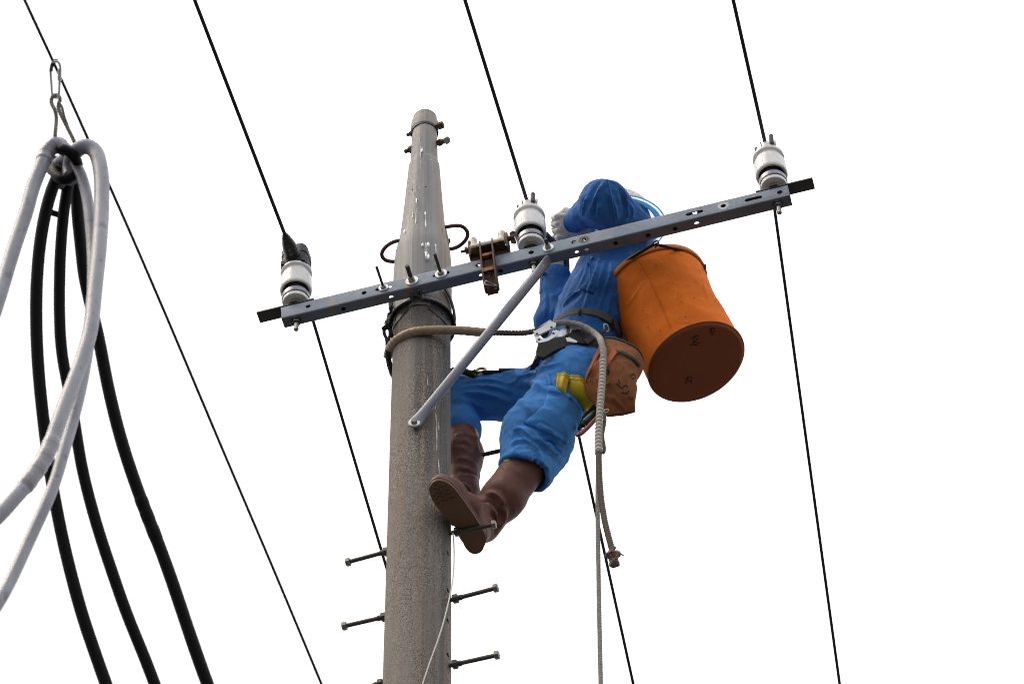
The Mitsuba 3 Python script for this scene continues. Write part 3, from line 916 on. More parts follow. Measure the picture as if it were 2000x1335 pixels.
bp = spline(np.vstack([earR, bandp, earL]), 160)
tb, _, _ = frames(bp, V(0, 0, 1))
add('band', sweep(bp, rrect(BH, 0.006, 0.002, 2), V(0, 0, 1)), 'band_steel', bd)
add('ear_plate', plate([(-0.012, -0.03), (0.03, -0.018), (0.034, 0.012), (0.016, 0.03), (-0.012, 0.022)], e * (rb + 0.012) - g * 0.0155 + V(0, 0, bc + .012), e, V(0, 0, 1), 0.005), 'band_steel', bd)
add('ear_plate', plate([(-0.012, -0.03), (0.03, -0.018), (0.034, 0.012), (0.016, 0.03), (-0.012, 0.022)], e * (rb + 0.012) + g * 0.0155 + V(0, 0, bc + .012), e, V(0, 0, 1), 0.005), 'band_steel', bd)
c = e * (rb + 0.03) + V(0, 0, bc + .012)
kb = add('clamp_bolt', cyl(c - g * 0.03, c + g * 0.085, 0.0055, 14, bev=.001), 'band_steel', bd)
add('nut', hexnut(c + g * 0.019, c + g * 0.034, 0.013), 'bolt_steel', kb)
# scalloped lower skirt of the sleeve, left and right of the ears
for a0, a1, dz in ((-1.75, -0.45, 0), (0.22, 1.75, 1)):
    aa2 = np.linspace(a0, a1, 40); t = (aa2 - a0) / (a1 - a0)
    low = bz - 0.035 * (np.sin(np.pi * np.clip(t * 0.95, 0, 1)) ** 0.7) - (0.01 if dz else 0.0)
    ro = rb - 0.0022
    P0 = np.stack([ro * np.sin(aa2), -ro * np.cos(aa2), low], 1); P1 = np.stack([ro * np.sin(aa2), -ro * np.cos(aa2), low * 0 + bz + 0.02], 1)
    vv = np.vstack([P0, P1, P0 * [0.972, 0.972, 1], P1 * [0.972, 0.972, 1]]); m_ = len(aa2); i = np.arange(m_ - 1)
    fq = np.vstack([np.stack([i, i + 1, i + 1 + m_, i + m_], 1), np.stack([i + 2 * m_, i + 3 * m_, i + 1 + 3 * m_, i + 1 + 2 * m_], 1), np.stack([i, i + 2 * m_, i + 1 + 2 * m_, i + 1], 1)])
    sk = add('sleeve_skirt', (vv, fq) if False else trimesh.Trimesh(vv, np.vstack([fq[:, [0, 1, 2]], fq[:, [0, 2, 3]]]), process=False), 'band_steel', bd)
    for ar in (a0 + 0.55 * (a1 - a0), a0 + 0.35 * (a1 - a0)):
        q = V((rb - .004) * math.sin(ar), -(rb - .004) * math.cos(ar), bz - 0.012); add('rivet', cyl(q, q * [1.06, 1.06, 1], 0.0045, 10, bev=.001), 'rusty_steel', sk)

br = thing('brace_pipe', 'slanting grey steel brace pipe from the pole up to the crossarm', 'brace')
y0 = -(pole_r(ax_z(828)[0]) + 0.012)
pb = A(809, 828, y0); 
pt = arm(s_at(1071, 0, D / 2, 0), D / 2 + 0.0, -0.004)
d = unit(pt - pb)
sh = add('pipe', tube(np.array([pb + d * 0.075, pb + d * 0.1, pt - d * 0.06, pt - d * 0.035]), 0.0158, 24), 'galvanised_pipe', br)
# flattened ends
nrm = unit(V(0, -1, 0) - (V(0, -1, 0) @ d) * d)
q = np.linspace(0, 1, 12)
for o, dd, nn in ((pb, d, nrm), (pt, -d, unit(AZV - (AZV @ d) * d))):
    rows = [];
    wv = np.cross(dd, nn)
    for t in np.linspace(0, 1, 14):
        s_ = t * t * (3 - 2 * t)
        hw, ht = 0.0235 + (0.0158 - 0.0235) * s_, 0.005 + (0.0158 - 0.005) * s_
        c0 = o + dd * (-0.012 + 0.092 * t)
        aq = np.arange(24) * np.pi / 12
        rows.append(c0 + np.cos(aq)[:, None] * hw * wv * (min(1, 0.55 + t * 3)) + np.sin(aq)[:, None] * ht * nn)
    n = len(rows); i, j = np.meshgrid(np.arange(n - 1), np.arange(24), indexing='ij')
    fq = np.stack([i * 24 + j, i * 24 + (j + 1) % 24, (i + 1) * 24 + (j + 1) % 24, (i + 1) * 24 + j], -1).reshape(-1, 4)
    endm = trimesh.Trimesh(np.vstack(rows + [rows[0].mean(0)[None]]), np.vstack([fq[:, [0, 1, 2]], fq[:, [0, 2, 3]], np.stack([np.full(24, n * 24), (np.arange(24) + 1) % 24, np.arange(24)], 1)]), process=False)
    add('flat_end', endm, 'galvanised_pipe', br, 50)
kb = add('fixing_bolt', cyl(pb + V(0, 0.03, 0), pb - V(0, 0.012, 0), 0.006, 14), 'bolt_steel', br)
add('washer', washer(pb - V(0, 0.0085, 0), V(0, 1, 0), 0.0185, 0.006, 0.003), 'zinc_bright', kb)
add('head', hexnut(pb - V(0, 0.009, 0), pb - V(0, 0.019, 0), 0.0105), 'bolt_head', kb)

step_spots = [((757, 1076), (683, 1096), 'left', 'step bolt left of the pole, the upper of two whole ones'), ((752, 1203.5), (676, 1221), 'left', 'step bolt left of the pole, the lower of two whole ones'), ((746, 1333), (668, 1352), 'left', 'step bolt left of the pole, cut off by the bottom edge'),
              ((887, 1169), (965, 1148.5), 'right', 'step bolt sticking out right of the pole, below the boots'), ((886, 1297), (967, 1279), 'right', 'lowest step bolt sticking out right of the pole'), ((890, 1038.5), (961, 1024.5), 'right', 'step bolt under the arch of the left boot, right of the pole')]
STEP = {}
for (bx, by), (hx, hy), side, lab in step_spots:
    sg = 1 if side == 'right' else -1
    yb = -0.036 * sg
    b = A(bx, by, yb); hd = A(hx, hy, yb - sg * 0.05)
    hd[2] = b[2] + 0.0 * sg; hd = AZ(hx, hy, b[2])
    d = unit(hd - b)
    k = thing('step_bolt', 'grey brown steel ' + lab, 'step bolt', 'step bolts screwed into the pole')
    add('shank', cyl(b - d * 0.04, hd, 0.0066, 16), 'weathered_bolt', k)
    add('head', hexnut(hd - d * 0.002, hd + d * 0.0125, 0.0135), 'bolt_head', k)
    add('lock_nut', hexnut(b - d * 0.004, b + d * 0.012, 0.0145), 'weathered_bolt', k)
    add('collar', cyl(b + d * 0.012, b + d * 0.024, 0.0085, 14), 'weathered_bolt', k)
    STEP[(hx, hy)] = (b, hd)
p = [A(x, y, yy) for x, y, yy in ((884.5, 1040, -.055), (887, 1080, -.05), (884.5, 1130, -.07), (876, 1175, -.10), (860, 1235, -.118), (841, 1288, -.126), (824, 1338, -.13), (806, 1380, -.133))]
ws = add('string', tube(spline(p, 80), 0.0021, 8), 'string_white', None, True, 'thin white string hanging down the right front of the pole', 'string')

# ---------------------------------------------------------------- the cable bundle at the left
mw = [AD(x, y, d) for x, y, d in ((48, 0, 7.18), (105, 123, 7.42))]
mz = AD(105, 123, 7.42)[2]
pm = [AZ(x, y, mz - dz) for x, y, dz in ((-160, -470, -.02), (-30, -178, -.008), (48, 0, 0), (105, 123, .003), (174, 276, .004), (213, 361, .004), (320, 606, .003), (430, 866, 0), (530, 1101, -.006), (628, 1335, -.012), (740, 1600, -.02))]
mwk = add('messenger_wire', tube(spline(pm, 140), 0.0030, 8), 'wire_jacket', None, True, 'thin dark support wire slanting down past the cable bundle on the left', 'wire')
cb = thing('carabiner', 'thin bright metal carabiner hooked over the support wire', 'carabiner')
cd = 7.42
cp = [(105, 121), (113.5, 121.5), (117.5, 130), (117, 150), (116, 168), (115, 184), (110.5, 191), (104, 188), (101, 172), (99.5, 152), (99, 136), (101, 126), (105, 121)]
P3 = np.array([AD(x, y, cd - (0.012 if i < 6 else -0.004)) for i, (x, y) in enumerate(cp)])
P3[-1] = P3[0]
add('frame', tube(spline(P3, 70), 0.0026, 10), 'zinc_bright', cb)
add('gate_sleeve', tube(np.array([AD(116.7, 135, cd - .012), AD(116.0, 158, cd - .012)]), 0.0040, 12), 'zinc_bright', cb)
add('hook_tip', tube(spline([AD(100, 140, cd), AD(101, 130, cd), AD(106, 119.5, cd), AD(112, 119.5, cd)], 20), 0.0036, 10), 'dark_steel', cb)
sr = thing('sling_rope', 'frayed grey brown rope sling tied round the cable bundle below the carabiner', 'rope')
add('rope_loop', rope([AD(x, y, d) for x, y, d in ((108, 275, 7.40), (109, 250, 7.40), (110, 228, 7.41), (106, 212, 7.41), (100.5, 200, 7.42), (103, 189, 7.42), (111, 186, 7.42), (117, 194, 7.43), (114, 206, 7.44), (120, 226, 7.44), (132, 250, 7.44), (142, 270, 7.44), (151, 292, 7.45))], 0.0042, 0.016), 'rope_grey', sr, True)
add('thin_tail', rope([AD(x, y, d) for x, y, d in ((113, 200, 7.42), (121, 210, 7.42), (125, 226, 7.43), (130, 240, 7.44), (137, 262, 7.45))], 0.0028, 0.012), 'rope_grey', sr, True)
add('rope_collar', cat(*[rope([AD(121 + 26 * math.cos(a) , 318 + 10 * j + 16 * math.sin(a) + 9 * math.cos(a + 1), 7.46 - 0.05 * math.sin(a)) for a in np.linspace(0.2 + j, 6.4 + j, 14)], 0.0045, 0.016) for j in range(3)]), 'rope_brown', sr, True)


def cable(pts, d0, slope, r, mat, label, name='cable', back=(), r1=None):
    pts = np.array(pts, float)
    y0 = pts[:, 1].min()
    dep = [d0 + slope * (y - y0) + (back[i] if i < len(back) else 0) for i, (x, y) in enumerate(pts)]
    c = spline([AD(x, y, d_) for (x, y), d_ in zip(pts, dep)], 160)
    c = c + 0.0012 * (meshkit.fbm(c * 6 + 9, 2)[:, None] - 0.5) * RGT
    rr = np.linspace(r, r1 or r, len(c)) * (1 + 0.03 * (meshkit.fbm(c * 14, 2) - 0.5))
    k = thing(name, label, 'cable', 'cables hung in the rope sling')
    add('jacket', tube(c, rr, 20), mat, k, True)
    return k, c


B1 = [(138, 350), (138, 318), (143, 303), (154, 291), (168, 286), (184, 294), (193, 315), (198, 345), (199, 385), (197, 435), (191, 510), (183, 585), (177, 640), (158, 708), (128, 786), (98, 869), (82, 902), (54, 942), (27, 973), (0, 1003), (-40, 1040), (-90, 1085)]
C1 = [(124, 362), (112, 345), (113, 322), (128, 309), (143, 316), (158, 342), (171, 390), (178, 450), (181, 520), (179, 600), (170, 690), (150, 790), (128, 868), (107, 940), (80, 1005), (49, 1072), (17, 1140), (-12, 1190), (-50, 1245)]
A1 = [(140, 330), (136, 305), (124, 290), (107, 284), (93, 296), (83, 318), (66, 360), (51, 412), (31, 472), (13, 530), (-4, 585), (-40, 690), (-80, 800)]
D1 = [(122, 318), (117, 335), (109, 352), (97, 385), (84, 440), (75, 505), (71, 570), (71, 640), (75, 718), (85, 822), (95, 900), (112, 1000), (135, 1105), (161, 1200), (186, 1275), (208, 1337), (240, 1420), (290, 1540)]
E1 = [(138, 318), (137, 336), (134, 356), (126, 405), (119, 480), (116, 555), (117, 640), (123, 703), (141, 796), (158, 900), (183, 1003), (215, 1104), (250, 1203), (280, 1277), (303, 1337), (340, 1430), (400, 1570)]
F1 = [(146, 322), (149, 340), (150, 369), (152, 420), (158, 480), (166, 545), (190, 650), (209, 744), (234, 848), (264, 942), (291, 1015), (323, 1098), (359, 1203), (385, 1279), (406, 1337), (440, 1425), (500, 1570)]
kD, cD = cable(D1, 7.44, -0.0003, 0.0121, 'cable_black', 'black cable at the left of the three dark ones hanging from the sling')
kE, cE = cable(E1, 7.47, -0.0003, 0.0113, 'cable_black', 'black cable in the middle of the three dark ones hanging from the sling')
kF, cF = cable(F1, 7.50, -0.0003, 0.0122, 'cable_black', 'black cable at the right of the three dark ones, with a taped joint low down')
kA, cA = cable(A1, 7.38, -0.0012, 0.0140, 'cable_skylit', 'cable painted grey for skylight, bending away to the left edge, taped at its top', back=(.12, .09, .05), r1=0.0140)
kC, cC = cable(C1, 7.40, -0.00125, 0.0108, 'cable_skylit', 'thinner cable painted grey for skylight, running beneath the other grey one to the lower left', back=(.12, .09, .05, .01))
kB, cB = cable(B1, 7.36, -0.00135, 0.0152, 'cable_skylit', 'thick cable painted grey for skylight, sweeping in front of the dark cables, with a taped joint', back=(.10, .08, .05, .015), r1=0.0128)


def tape(parent, c, px0, px1, r, mat, n=30):
    P = PX(c)
    i0, i1 = np.argmin(np.hypot(*(P - px0).T)), np.argmin(np.hypot(*(P - px1).T))
    if i0 > i1: i0, i1 = i1, i0
    q = spline(c[i0:i1 + 1], n * 3); t = np.linspace(0, 1, len(q))
    rr = r * (1 + 0.02 * np.sign(np.sin(t * n * 1.3)) + 0.05 * (meshkit.fbm(q * 40, 2) - 0.5)) * np.interp(t, [0, .06, .94, 1], [.9, 1, 1, .9])
    add('tape_joint', tube(q, rr, 18), mat, parent, 40)


tape(kB, cB, (104, 860), (42, 955), 0.0150, 'tape_grey', 18)
tape(kA, cA, (120, 288), (84, 316), 0.0158, 'tape_grey', 16)
tape(kF, cF, (270, 972), (312, 1052), 0.0129, 'cable_black', 14)
tape(kA, cA, (138, 318), (128, 292), 0.0150, 'tape_black', 12)
add('tie', cyl(AD(98, 414, 7.44), AD(116, 420, 7.46), 0.006, 10), 'cable_black', kE)

add('dark_loop', tube(spline([AD(x, y, d) for x, y, d in ((118, 292, 7.36), (132, 295, 7.35), (147, 309, 7.36), (152, 326, 7.38), (144, 343, 7.37), (126, 351, 7.36), (110, 343, 7.38), (104, 328, 7.42), (110, 318, 7.46))], 80), 0.0098, 14), 'cable_black', sr, True, label='black taped loop gathering the cables')

# ---------------------------------------------------------------- the worker
fd = unit(V(-0.86, -0.5, 0)); ld = V(-fd[1], fd[0], 0)            # the way he faces, and his left
Bp, Np = A(1126, 702, 0.06), A(1220, 462, 0.0)                    # belt and base of the neck
td = unit(Np - Bp); lat = unit(ld - (ld @ td) * td)
Pv = A(1126, 742, 0.07)                                           # pelvis
HL, HR = A(1120, 752, -0.015), A(1096, 772, 0.15)                 # hips
KL, KR = A(1045, 852, 0.0), A(872, 776, 0.20)                     # knees
sole_z = STEP[(961, 1024.5)][0][2] + 0.0072
ankL = AZ(941, 1030, sole_z + 0.10)
TL = A(1030, 905, 0.004)                                          # where the left boot leaves the trouser leg
ankR = A(903, 955, 0.21)
SL, SR = A(1226, 440, -0.14), A(1176, 540, 0.14)
EL, ER = A(1179, 396, -0.265), A(1081, 628, 0.14)
WL, WR = A(1117, 437, -0.115), A(1085, 536, 0.10)
HC = A(1203, 440, 0.085)                                          # helmet centre
man = thing('person', 'lineman in blue', 'person')
labels[man]['label'] = 'lineman in blue work clothes and brown boots leaning back beside the pole'


def bounds(pts, r):
    p = np.array(pts); return p.min(0) - r, p.max(0) + r


# the body under the clothes, one skin
up_h = unit(V(-0.10, -0.15, 1.0)); face = unit(V(-0.93, -0.36, 0.12)); face = unit(face - (face @ up_h) * up_h); earv = np.cross(up_h, face)
Hd = HC - up_h * 0.03


def body_d(p):
    d = [cap(p, Bp - td * 0.05, Np - td * 0.1, .085, .09, lat, .7), cap(p, SL, SR, .045, .045), cap(p, Np - td * .05, Hd - up_h * .06, .052, .05),
         cap(p, SL, EL, .045, .038), cap(p, EL, WL, .037, .027), cap(p, SR, ER, .045, .038), cap(p, ER, WR, .037, .027),
         cap(p, HL, HR, .08, .08), cap(p, HL, KL, .078, .055), cap(p, KL, TL, .05, .045), cap(p, TL, ankL, .045, .036), cap(p, HR, KR, .078, .055), cap(p, KR, ankR, .052, .036)]
    d = smins(d, .025)
    q = p - Hd
    x, y, z = q @ face, q @ earv, q @ up_h
    sk = np.sqrt((x / .098) ** 2 + (y / .078) ** 2 + (z / .112) ** 2) - 1
    hd = sk * .085
    jaw = cap(p, Hd + face * .045 - up_h * .075, Hd - face * .005 - up_h * .055, .038, .05)
    hd = smin(hd, jaw, .03)
    hd = smin(hd, cap(p, Hd + face * .094 + up_h * .008, Hd + face * .116 - up_h * .028, .008, .0135), .012)     # nose
    for s in (-1, 1):
        eye = np.linalg.norm(p - (Hd + face * .092 + earv * s * .032 + up_h * .006), axis=1) - .016
        hd = -smin(-hd, eye, .012)
        hd = smin(hd, np.linalg.norm(p - (Hd + face * .079 + earv * s * .031 + up_h * .005), axis=1) - .0125, .003)
        hd = smin(hd, cap(p, Hd - face * .005 + earv * s * .079 + up_h * .015, Hd - face * .0 + earv * s * .078 - up_h * .022, .012, .009), .008)
    hd = smin(hd, cap(p, Hd + face * .090 - earv * .02 - up_h * .055, Hd + face * .090 + earv * .02 - up_h * .055, .0075, .0075), .008)   # lips
    return smin(d, hd, .02)


lo, hi = bounds([SL, SR, EL, ER, WL, WR, KL, KR, ankL, ankR, HC], .16)
add('body', relax(surfnet(body_d, lo, hi, .0075), 4), 'skin', man, True)


# ---- trousers
def thigh_d(p):
    a = smin(cap(p, HL, KL, .108, .098), cap(p, KL, TL + (TL - KL) * .2, .094, .082), .05)
    # the loose knee
    b = smin(cap(p, HR, KR, .090, .071), cap(p, KR, A(897, 840, 0.205), .072, .070), .03)
    a = smin(a, cap(p, A(1072, 862, .02), A(1048, 920, .03), .078, .055), .03)                # the back of the trouser leg hangs off the boot
    hips = cap(p, HL + (Pv - HL) * .25, HR + (Pv - HR) * .3, .112, .108)
    w = cap(p, Pv, Bp - td * .06, .108, .102, lat, .76)
    return smin(smin(smin(a, b, .03), hips, .05), w, .05)


hem_n = unit(ankL - KL); hem_o = A(1020, 924, 0.004)
hemR_o = A(902, 815, .12); hemR_n = unit(V(.12, -.1, -1))


def smax(a, b, k):
    return -smin(-a, -b, k)


def trousers_d(p):
    d = thigh_d(p)
    legL = cap(p, KL, TL, 0, 0) < cap(p, HR, KR, 0, 0) + .02
    d = smax(d, np.where(legL & ((p - KL) @ unit(TL - KL) > -.03), (p - hem_o) @ unit(hem_n), -1), .008)
    nearR = np.linalg.norm(p - KR, axis=1) < .2
    shinR = cap(p, KR, A(900, 860, .205), 0, 0) < cap(p, HR, KR, 0, 0) - .004
    d = smax(d, np.where(nearR & shinR & ~legL, (p - hemR_o) @ unit(hemR_n), -1), .008)
    inner = cap(p, KL + (TL - KL) * .9, TL + (TL - KL) * .7, .070, .072)
    return smax(d, -inner, .006)


lo, hi = bounds([HL, HR, KL, KR, TL, Bp], .17)
tr = relax(surfnet(trousers_d, lo, hi, .0042), 5)
ruffle(tr, .016, .10, None, 3)
ruffle(tr, .009, .07, (unit(V(1, .2, -.6)), 1.8), 6, True)
ruffle(tr, .006, .03, (unit(KL - HL), 2.5), 5)
fold(tr, [
    ([(1012, 742), (1040, 748), (1075, 765), (1095, 772)], .014, .012),          # from the crotch across the thigh
    ([(1010, 735), (1050, 722), (1095, 705)], .011, .012),
    ([(1020, 715), (1060, 700), (1085, 690)], .012, .008),
    ([(1000, 760), (1015, 785), (1040, 800)], .014, .008),
    ([(1095, 690), (1110, 720), (1115, 745)], .014, .007),
    ([(1000, 840), (1015, 836), (1030, 846), (1048, 862)], .013, .014),           # the knee
    ([(996, 866), (1010, 861), (1030, 862), (1052, 880)], .012, .014),
    ([(1018, 830), (1048, 850), (1075, 880), (1098, 886)], .013, .013),
    ([(1050, 830), (1075, 850), (1105, 872)], .012, .011),
    ([(1042, 862), (1052, 880), (1058, 900)], .010, .008),
    ([(1048, 844), (1072, 864), (1098, 886)], .009, -.022),
    ([(1002, 876), (1015, 870), (1032, 872)], .009, .008),
    ([(1070, 860), (1090, 875), (1102, 884)], .010, .009),
    ([(893, 770), (930, 766), (980, 778), (1000, 790)], .012, .012),             # right thigh, along
    ([(890, 760), (930, 752), (970, 756), (1002, 768)], .009, .009),
    ([(900, 746), (940, 740), (985, 744)], .008, .007),
    ([(890, 786), (910, 778), (930, 790), (965, 800)], .012, .009),
    ([(1000, 722), (1015, 745), (1012, 775)], .012, .009),
])
despike(tr)
T_ = add('trousers', tr, 'blue_cotton', man, True)
trs = Surf(tr)


def seam(parent, surf, pts, r=.0014, off=.0002, mat='blue_thread', nm='seam'):
    p, n = surf.line(pts, off, 4)
    add(nm, sweep(p, circle(1, 6) * [.6, 1], n[0], True, r), mat, parent, True)


for o in (0, 3.2):
    seam(T_, trs, [(1152 - o, 688), (1152 - o, 712), (1148 - o, 735)])
    seam(T_, trs, [(1046, 702), (1025 - o, 728), (1010 - o, 741), (1000, 745 + o)])
seam(T_, trs, [(1068, 752), (1068, 775), (1058, 795), (1024, 826)])
pk = patch(tr, [(1070, 754), (1088, 758), (1110, 768), (1132, 788), (1140, 800), (1132, 826), (1120, 850), (1104, 868), (1078, 850), (1050, 838), (1022, 827), (1045, 808), (1060, 794), (1067, 776)], .0005, .006, .010)
pkk = add('thigh_pocket', pk, 'blue_cotton', T_, True)
pks = Surf(pk)
seam(pkk, pks, [(1072, 762), (1090, 766), (1110, 776), (1134, 801)], .0013)
c, n_ = pks.at(1114, 776, .002)
add('button', cyl(c, c + n_ * .004, .0085, 18, bev=.0015), 'blue_button', pkk)
lp = trs.line([(1066, 728), (1072, 742), (1074, 752)], .003, 4)
add('belt_loop', strap(lp[0], .012, .003, lp[1][0]), 'blue_cotton', T_)


# ---- jacket
SLd = SL + V(0, 0, .0)


def jacket_d(p):
    t1 = cap(p, Bp - td * .05, Bp + td * .26, .107, .115, lat, .76)
    t2 = cap(p, Bp + td * .26, Np - td * .09, .116, .104, lat, .70)
    sh = smin(cap(p, SL, Np - td * .02, .068, .06), cap(p, SR, Np - td * .02, .07, .07), .03)
    d = smin(smin(t1, t2, .03), sh, .05)
    wa = np.abs((p - Bp) @ td + .045)
    d = d + .014 * np.exp(-(wa / .03) ** 2)                                         # drawn in by the belt
    la = smin(cap(p, SL, EL, .072, .075), cap(p, EL, WL, .066, .031), .025)
    la = np.maximum(la, (p - (WL + unit(WL - EL) * .004)) @ unit(WL - EL))
    ra = smin(cap(p, SR, ER, .072, .056), cap(p, ER, WR, .055, .044), .03)
    ra = np.maximum(ra, (p - WR) @ unit(WR - ER))
    d = smin(smin(d, la, .03), ra, .02)
    return d


lo, hi = bounds([SL, SR, EL, ER, WL, WR, Bp, Np], .17)
ja = relax(surfnet(jacket_d, lo, hi, .0042), 5)
ruffle(ja, .014, .09, (td, 1.6), 11)
ruffle(ja, .010, .065, (td, 2.2), 12, True)
ruffle(ja, .005, .03, (td, 3.0), 13)
fold(ja, [
    ([(1185, 350), (1170, 372), (1160, 405)], .010, .020),                        # sleeve dome, running down from the elbow
    ([(1172, 372), (1163, 395), (1159, 425)], .007, -.030),
    ([(1168, 380), (1161, 398), (1158, 416)], .006, -.020),
    ([(1190, 375), (1200, 405), (1207, 432)], .009, .012),
    ([(1212, 360), (1222, 390), (1227, 425)], .009, .018),
    ([(1232, 395), (1236, 410), (1236, 428)], .008, .008),
    ([(1240, 385), (1255, 400), (1272, 418)], .008, .010),
    ([(1172, 500), (1163, 530), (1150, 570), (1143, 600)], .009, .018),           # long folds of the chest
    ([(1186, 505), (1180, 540), (1168, 580), (1160, 605)], .008, -.016),
    ([(1198, 505), (1190, 540), (1176, 580)], .008, .015),
    ([(1150, 505), (1140, 540), (1125, 565)], .009, .008),
    ([(1098, 600), (1115, 580), (1135, 565)], .012, .012),
    ([(1195, 570), (1188, 600), (1186, 620)], .010, .009),
    ([(1205, 610), (1216, 640), (1222, 668)], .008, .010),
    ([(1218, 625), (1230, 655), (1235, 675)], .007, .009),
    ([(1146, 384), (1140, 402), (1136, 422)], .007, .014),
    ([(1066, 560), (1072, 590), (1068, 625)], .008, -.008),
    ([(1090, 560), (1094, 590), (1092, 615)], .008, .008),
])
despike(ja)
J_ = add('jacket', ja, 'shaded_blue_jacket', man, True)
jas = Surf(ja)
seam(J_, jas, [(1187, 352), (1196, 390), (1203, 440)], .0012)
seam(J_, jas, [(1152, 366), (1172, 353), (1192, 353), (1218, 372), (1240, 398), (1262, 420)], .0013)
for o in (0, 5):
    seam(J_, jas, [(1166 - o, 494), (1150 - o, 512), (1140 - o, 530)], .0013)
seam(J_, jas, [(1153, 505), (1152, 530), (1151, 556)], .0012)
pk2 = patch(ja, [(1130, 558), (1158, 553), (1166, 560), (1160, 575), (1134, 566)], .0008, .003, .003)
fl = add('pocket_flap', pk2, 'shaded_blue_jacket', J_, True)
for x, y in ((1156, 504), (1148, 515)):
    c, n_ = jas.at(x, y, .001); add('button', cyl(c, c + n_ * .003, .0055, 14, bev=.001), 'blue_button', J_)
# cuffs
def cuff(c, d, r, w, nm='cuff', turn=0):
    prof = [(r - .006, 0), (r, 0), (r + .002, .004), (r + .002, w - .004), (r, w), (r - .006, w), (r - .006, 0)]
    return add(nm, lathe(prof, 40, c, d), 'shaded_blue_jacket', J_, 30)
kl_ = cuff(WL - unit(WL - EL) * .022, unit(WL - EL), .0345, .028)
k = cuff(WR - unit(WR - ER) * .045, unit(WR - ER), .050, .050)
for i in (0.0, .018):
    c = WR - unit(WR - ER) * (.03 - 0 * i); s_ = unit(V(-.8, -.6, 0) - (V(-.8, -.6, 0) @ unit(WR - ER)) * unit(WR - ER))
    c = c + s_ * .051 + np.cross(unit(WR - ER), s_) * (i - .004)
    add('button', cyl(c, c + s_ * .003, .0055, 14, bev=.001), 'blue_button', k)
add('placket', box(WR - unit(WR - ER) * .055 + unit(V(-.9, -.45, 0)) * .051, unit(WR - ER), np.cross(unit(WR - ER), unit(V(-.9, -.45, 0))), unit(V(-.9, -.45, 0)), .10, .018, .006, .002), 'shaded_blue_jacket', k)
# collar
cn = unit(Hd - Np)
add('collar', lathe([(.066, 0), (.074, .01), (.070, .05), (.064, .052), (.062, .012), (.066, 0)], 40, Np + cn * .005, cn), 'shaded_blue_jacket', J_, 30)
add('neck_towel', tube(spline([Np + cn * .05 + (math.cos(a) * unit(np.cross(cn, V(0, 1, 0))) + math.sin(a) * unit(np.cross(cn, np.cross(cn, V(0, 1, 0))))) * .058 for a in np.linspace(0, 6.2832, 14)], 60), .014, 12), 'red_cloth', man, True, label='red cloth showing at the neck')

# ---- hard hat: thin translucent plastic
def loft_rings(g):
    n, k = g.shape[:2]; i, j = np.meshgrid(np.arange(n - 1), np.arange(k - 1), indexing='ij')
    q = np.stack([i * k + j, i * k + j + 1, (i + 1) * k + j + 1, (i + 1) * k + j], -1).reshape(-1, 4)
    return trimesh.Trimesh(g.reshape(-1, 3), np.vstack([q[:, [0, 1, 2]], q[:, [0, 2, 3]]]), process=False)


th1, ph1 = np.meshgrid(np.linspace(0.0, math.pi / 2, 24), np.linspace(0, 2 * np.pi, 73), indexing='ij')
ridge = 1 + .03 * np.exp(-(np.sin(ph1) * np.sin(th1) / .16) ** 2) * (th1 < 1.35)                      # a crest along the crown
dome = HC + (np.sin(th1) * np.cos(ph1) * .150)[..., None] * face + (np.sin(th1) * np.sin(ph1) * .128)[..., None] * earv + (np.cos(th1) * .135 * ridge)[..., None] * up_h
hh = add('hard_hat', loft_rings(dome), 'helmet_white', man, True, label='pale hard hat with a light blue brim')
aq = np.linspace(0, 2 * np.pi, 90)
rimp = HC + np.cos(aq)[:, None] * face * .153 + np.sin(aq)[:, None] * earv * .131 - 0.002 * up_h
add('brim', sweep(rimp, rrect(.005, .020, .002, 2), up_h, False), 'helmet_blue', hh)
ov = lambda k_, dz: HC + np.cos(aq)[:, None] * face * (.153 + k_) + np.sin(aq)[:, None] * earv * (.131 + k_) - dz * up_h
add('brim_band', sweep(ov(.0145, .004), rrect(.004, .0095, .001, 2), up_h, False), 'helmet_white', hh)
add('brim_edge', sweep(ov(.021, .006), rrect(.005, .004, .001, 2), up_h, False), 'helmet_blue', hh)
for s in (-1, 1):
    q = spline([HC + earv * s * .118 - face * .02, Hd + earv * s * .088 - up_h * .03, Hd + earv * s * .05 + face * .03 - up_h * .10, Hd + face * .04 - up_h * .115], 24)
    add('chin_strap', strap(q, .016, .002, earv * s), 'webbing_black', hh)

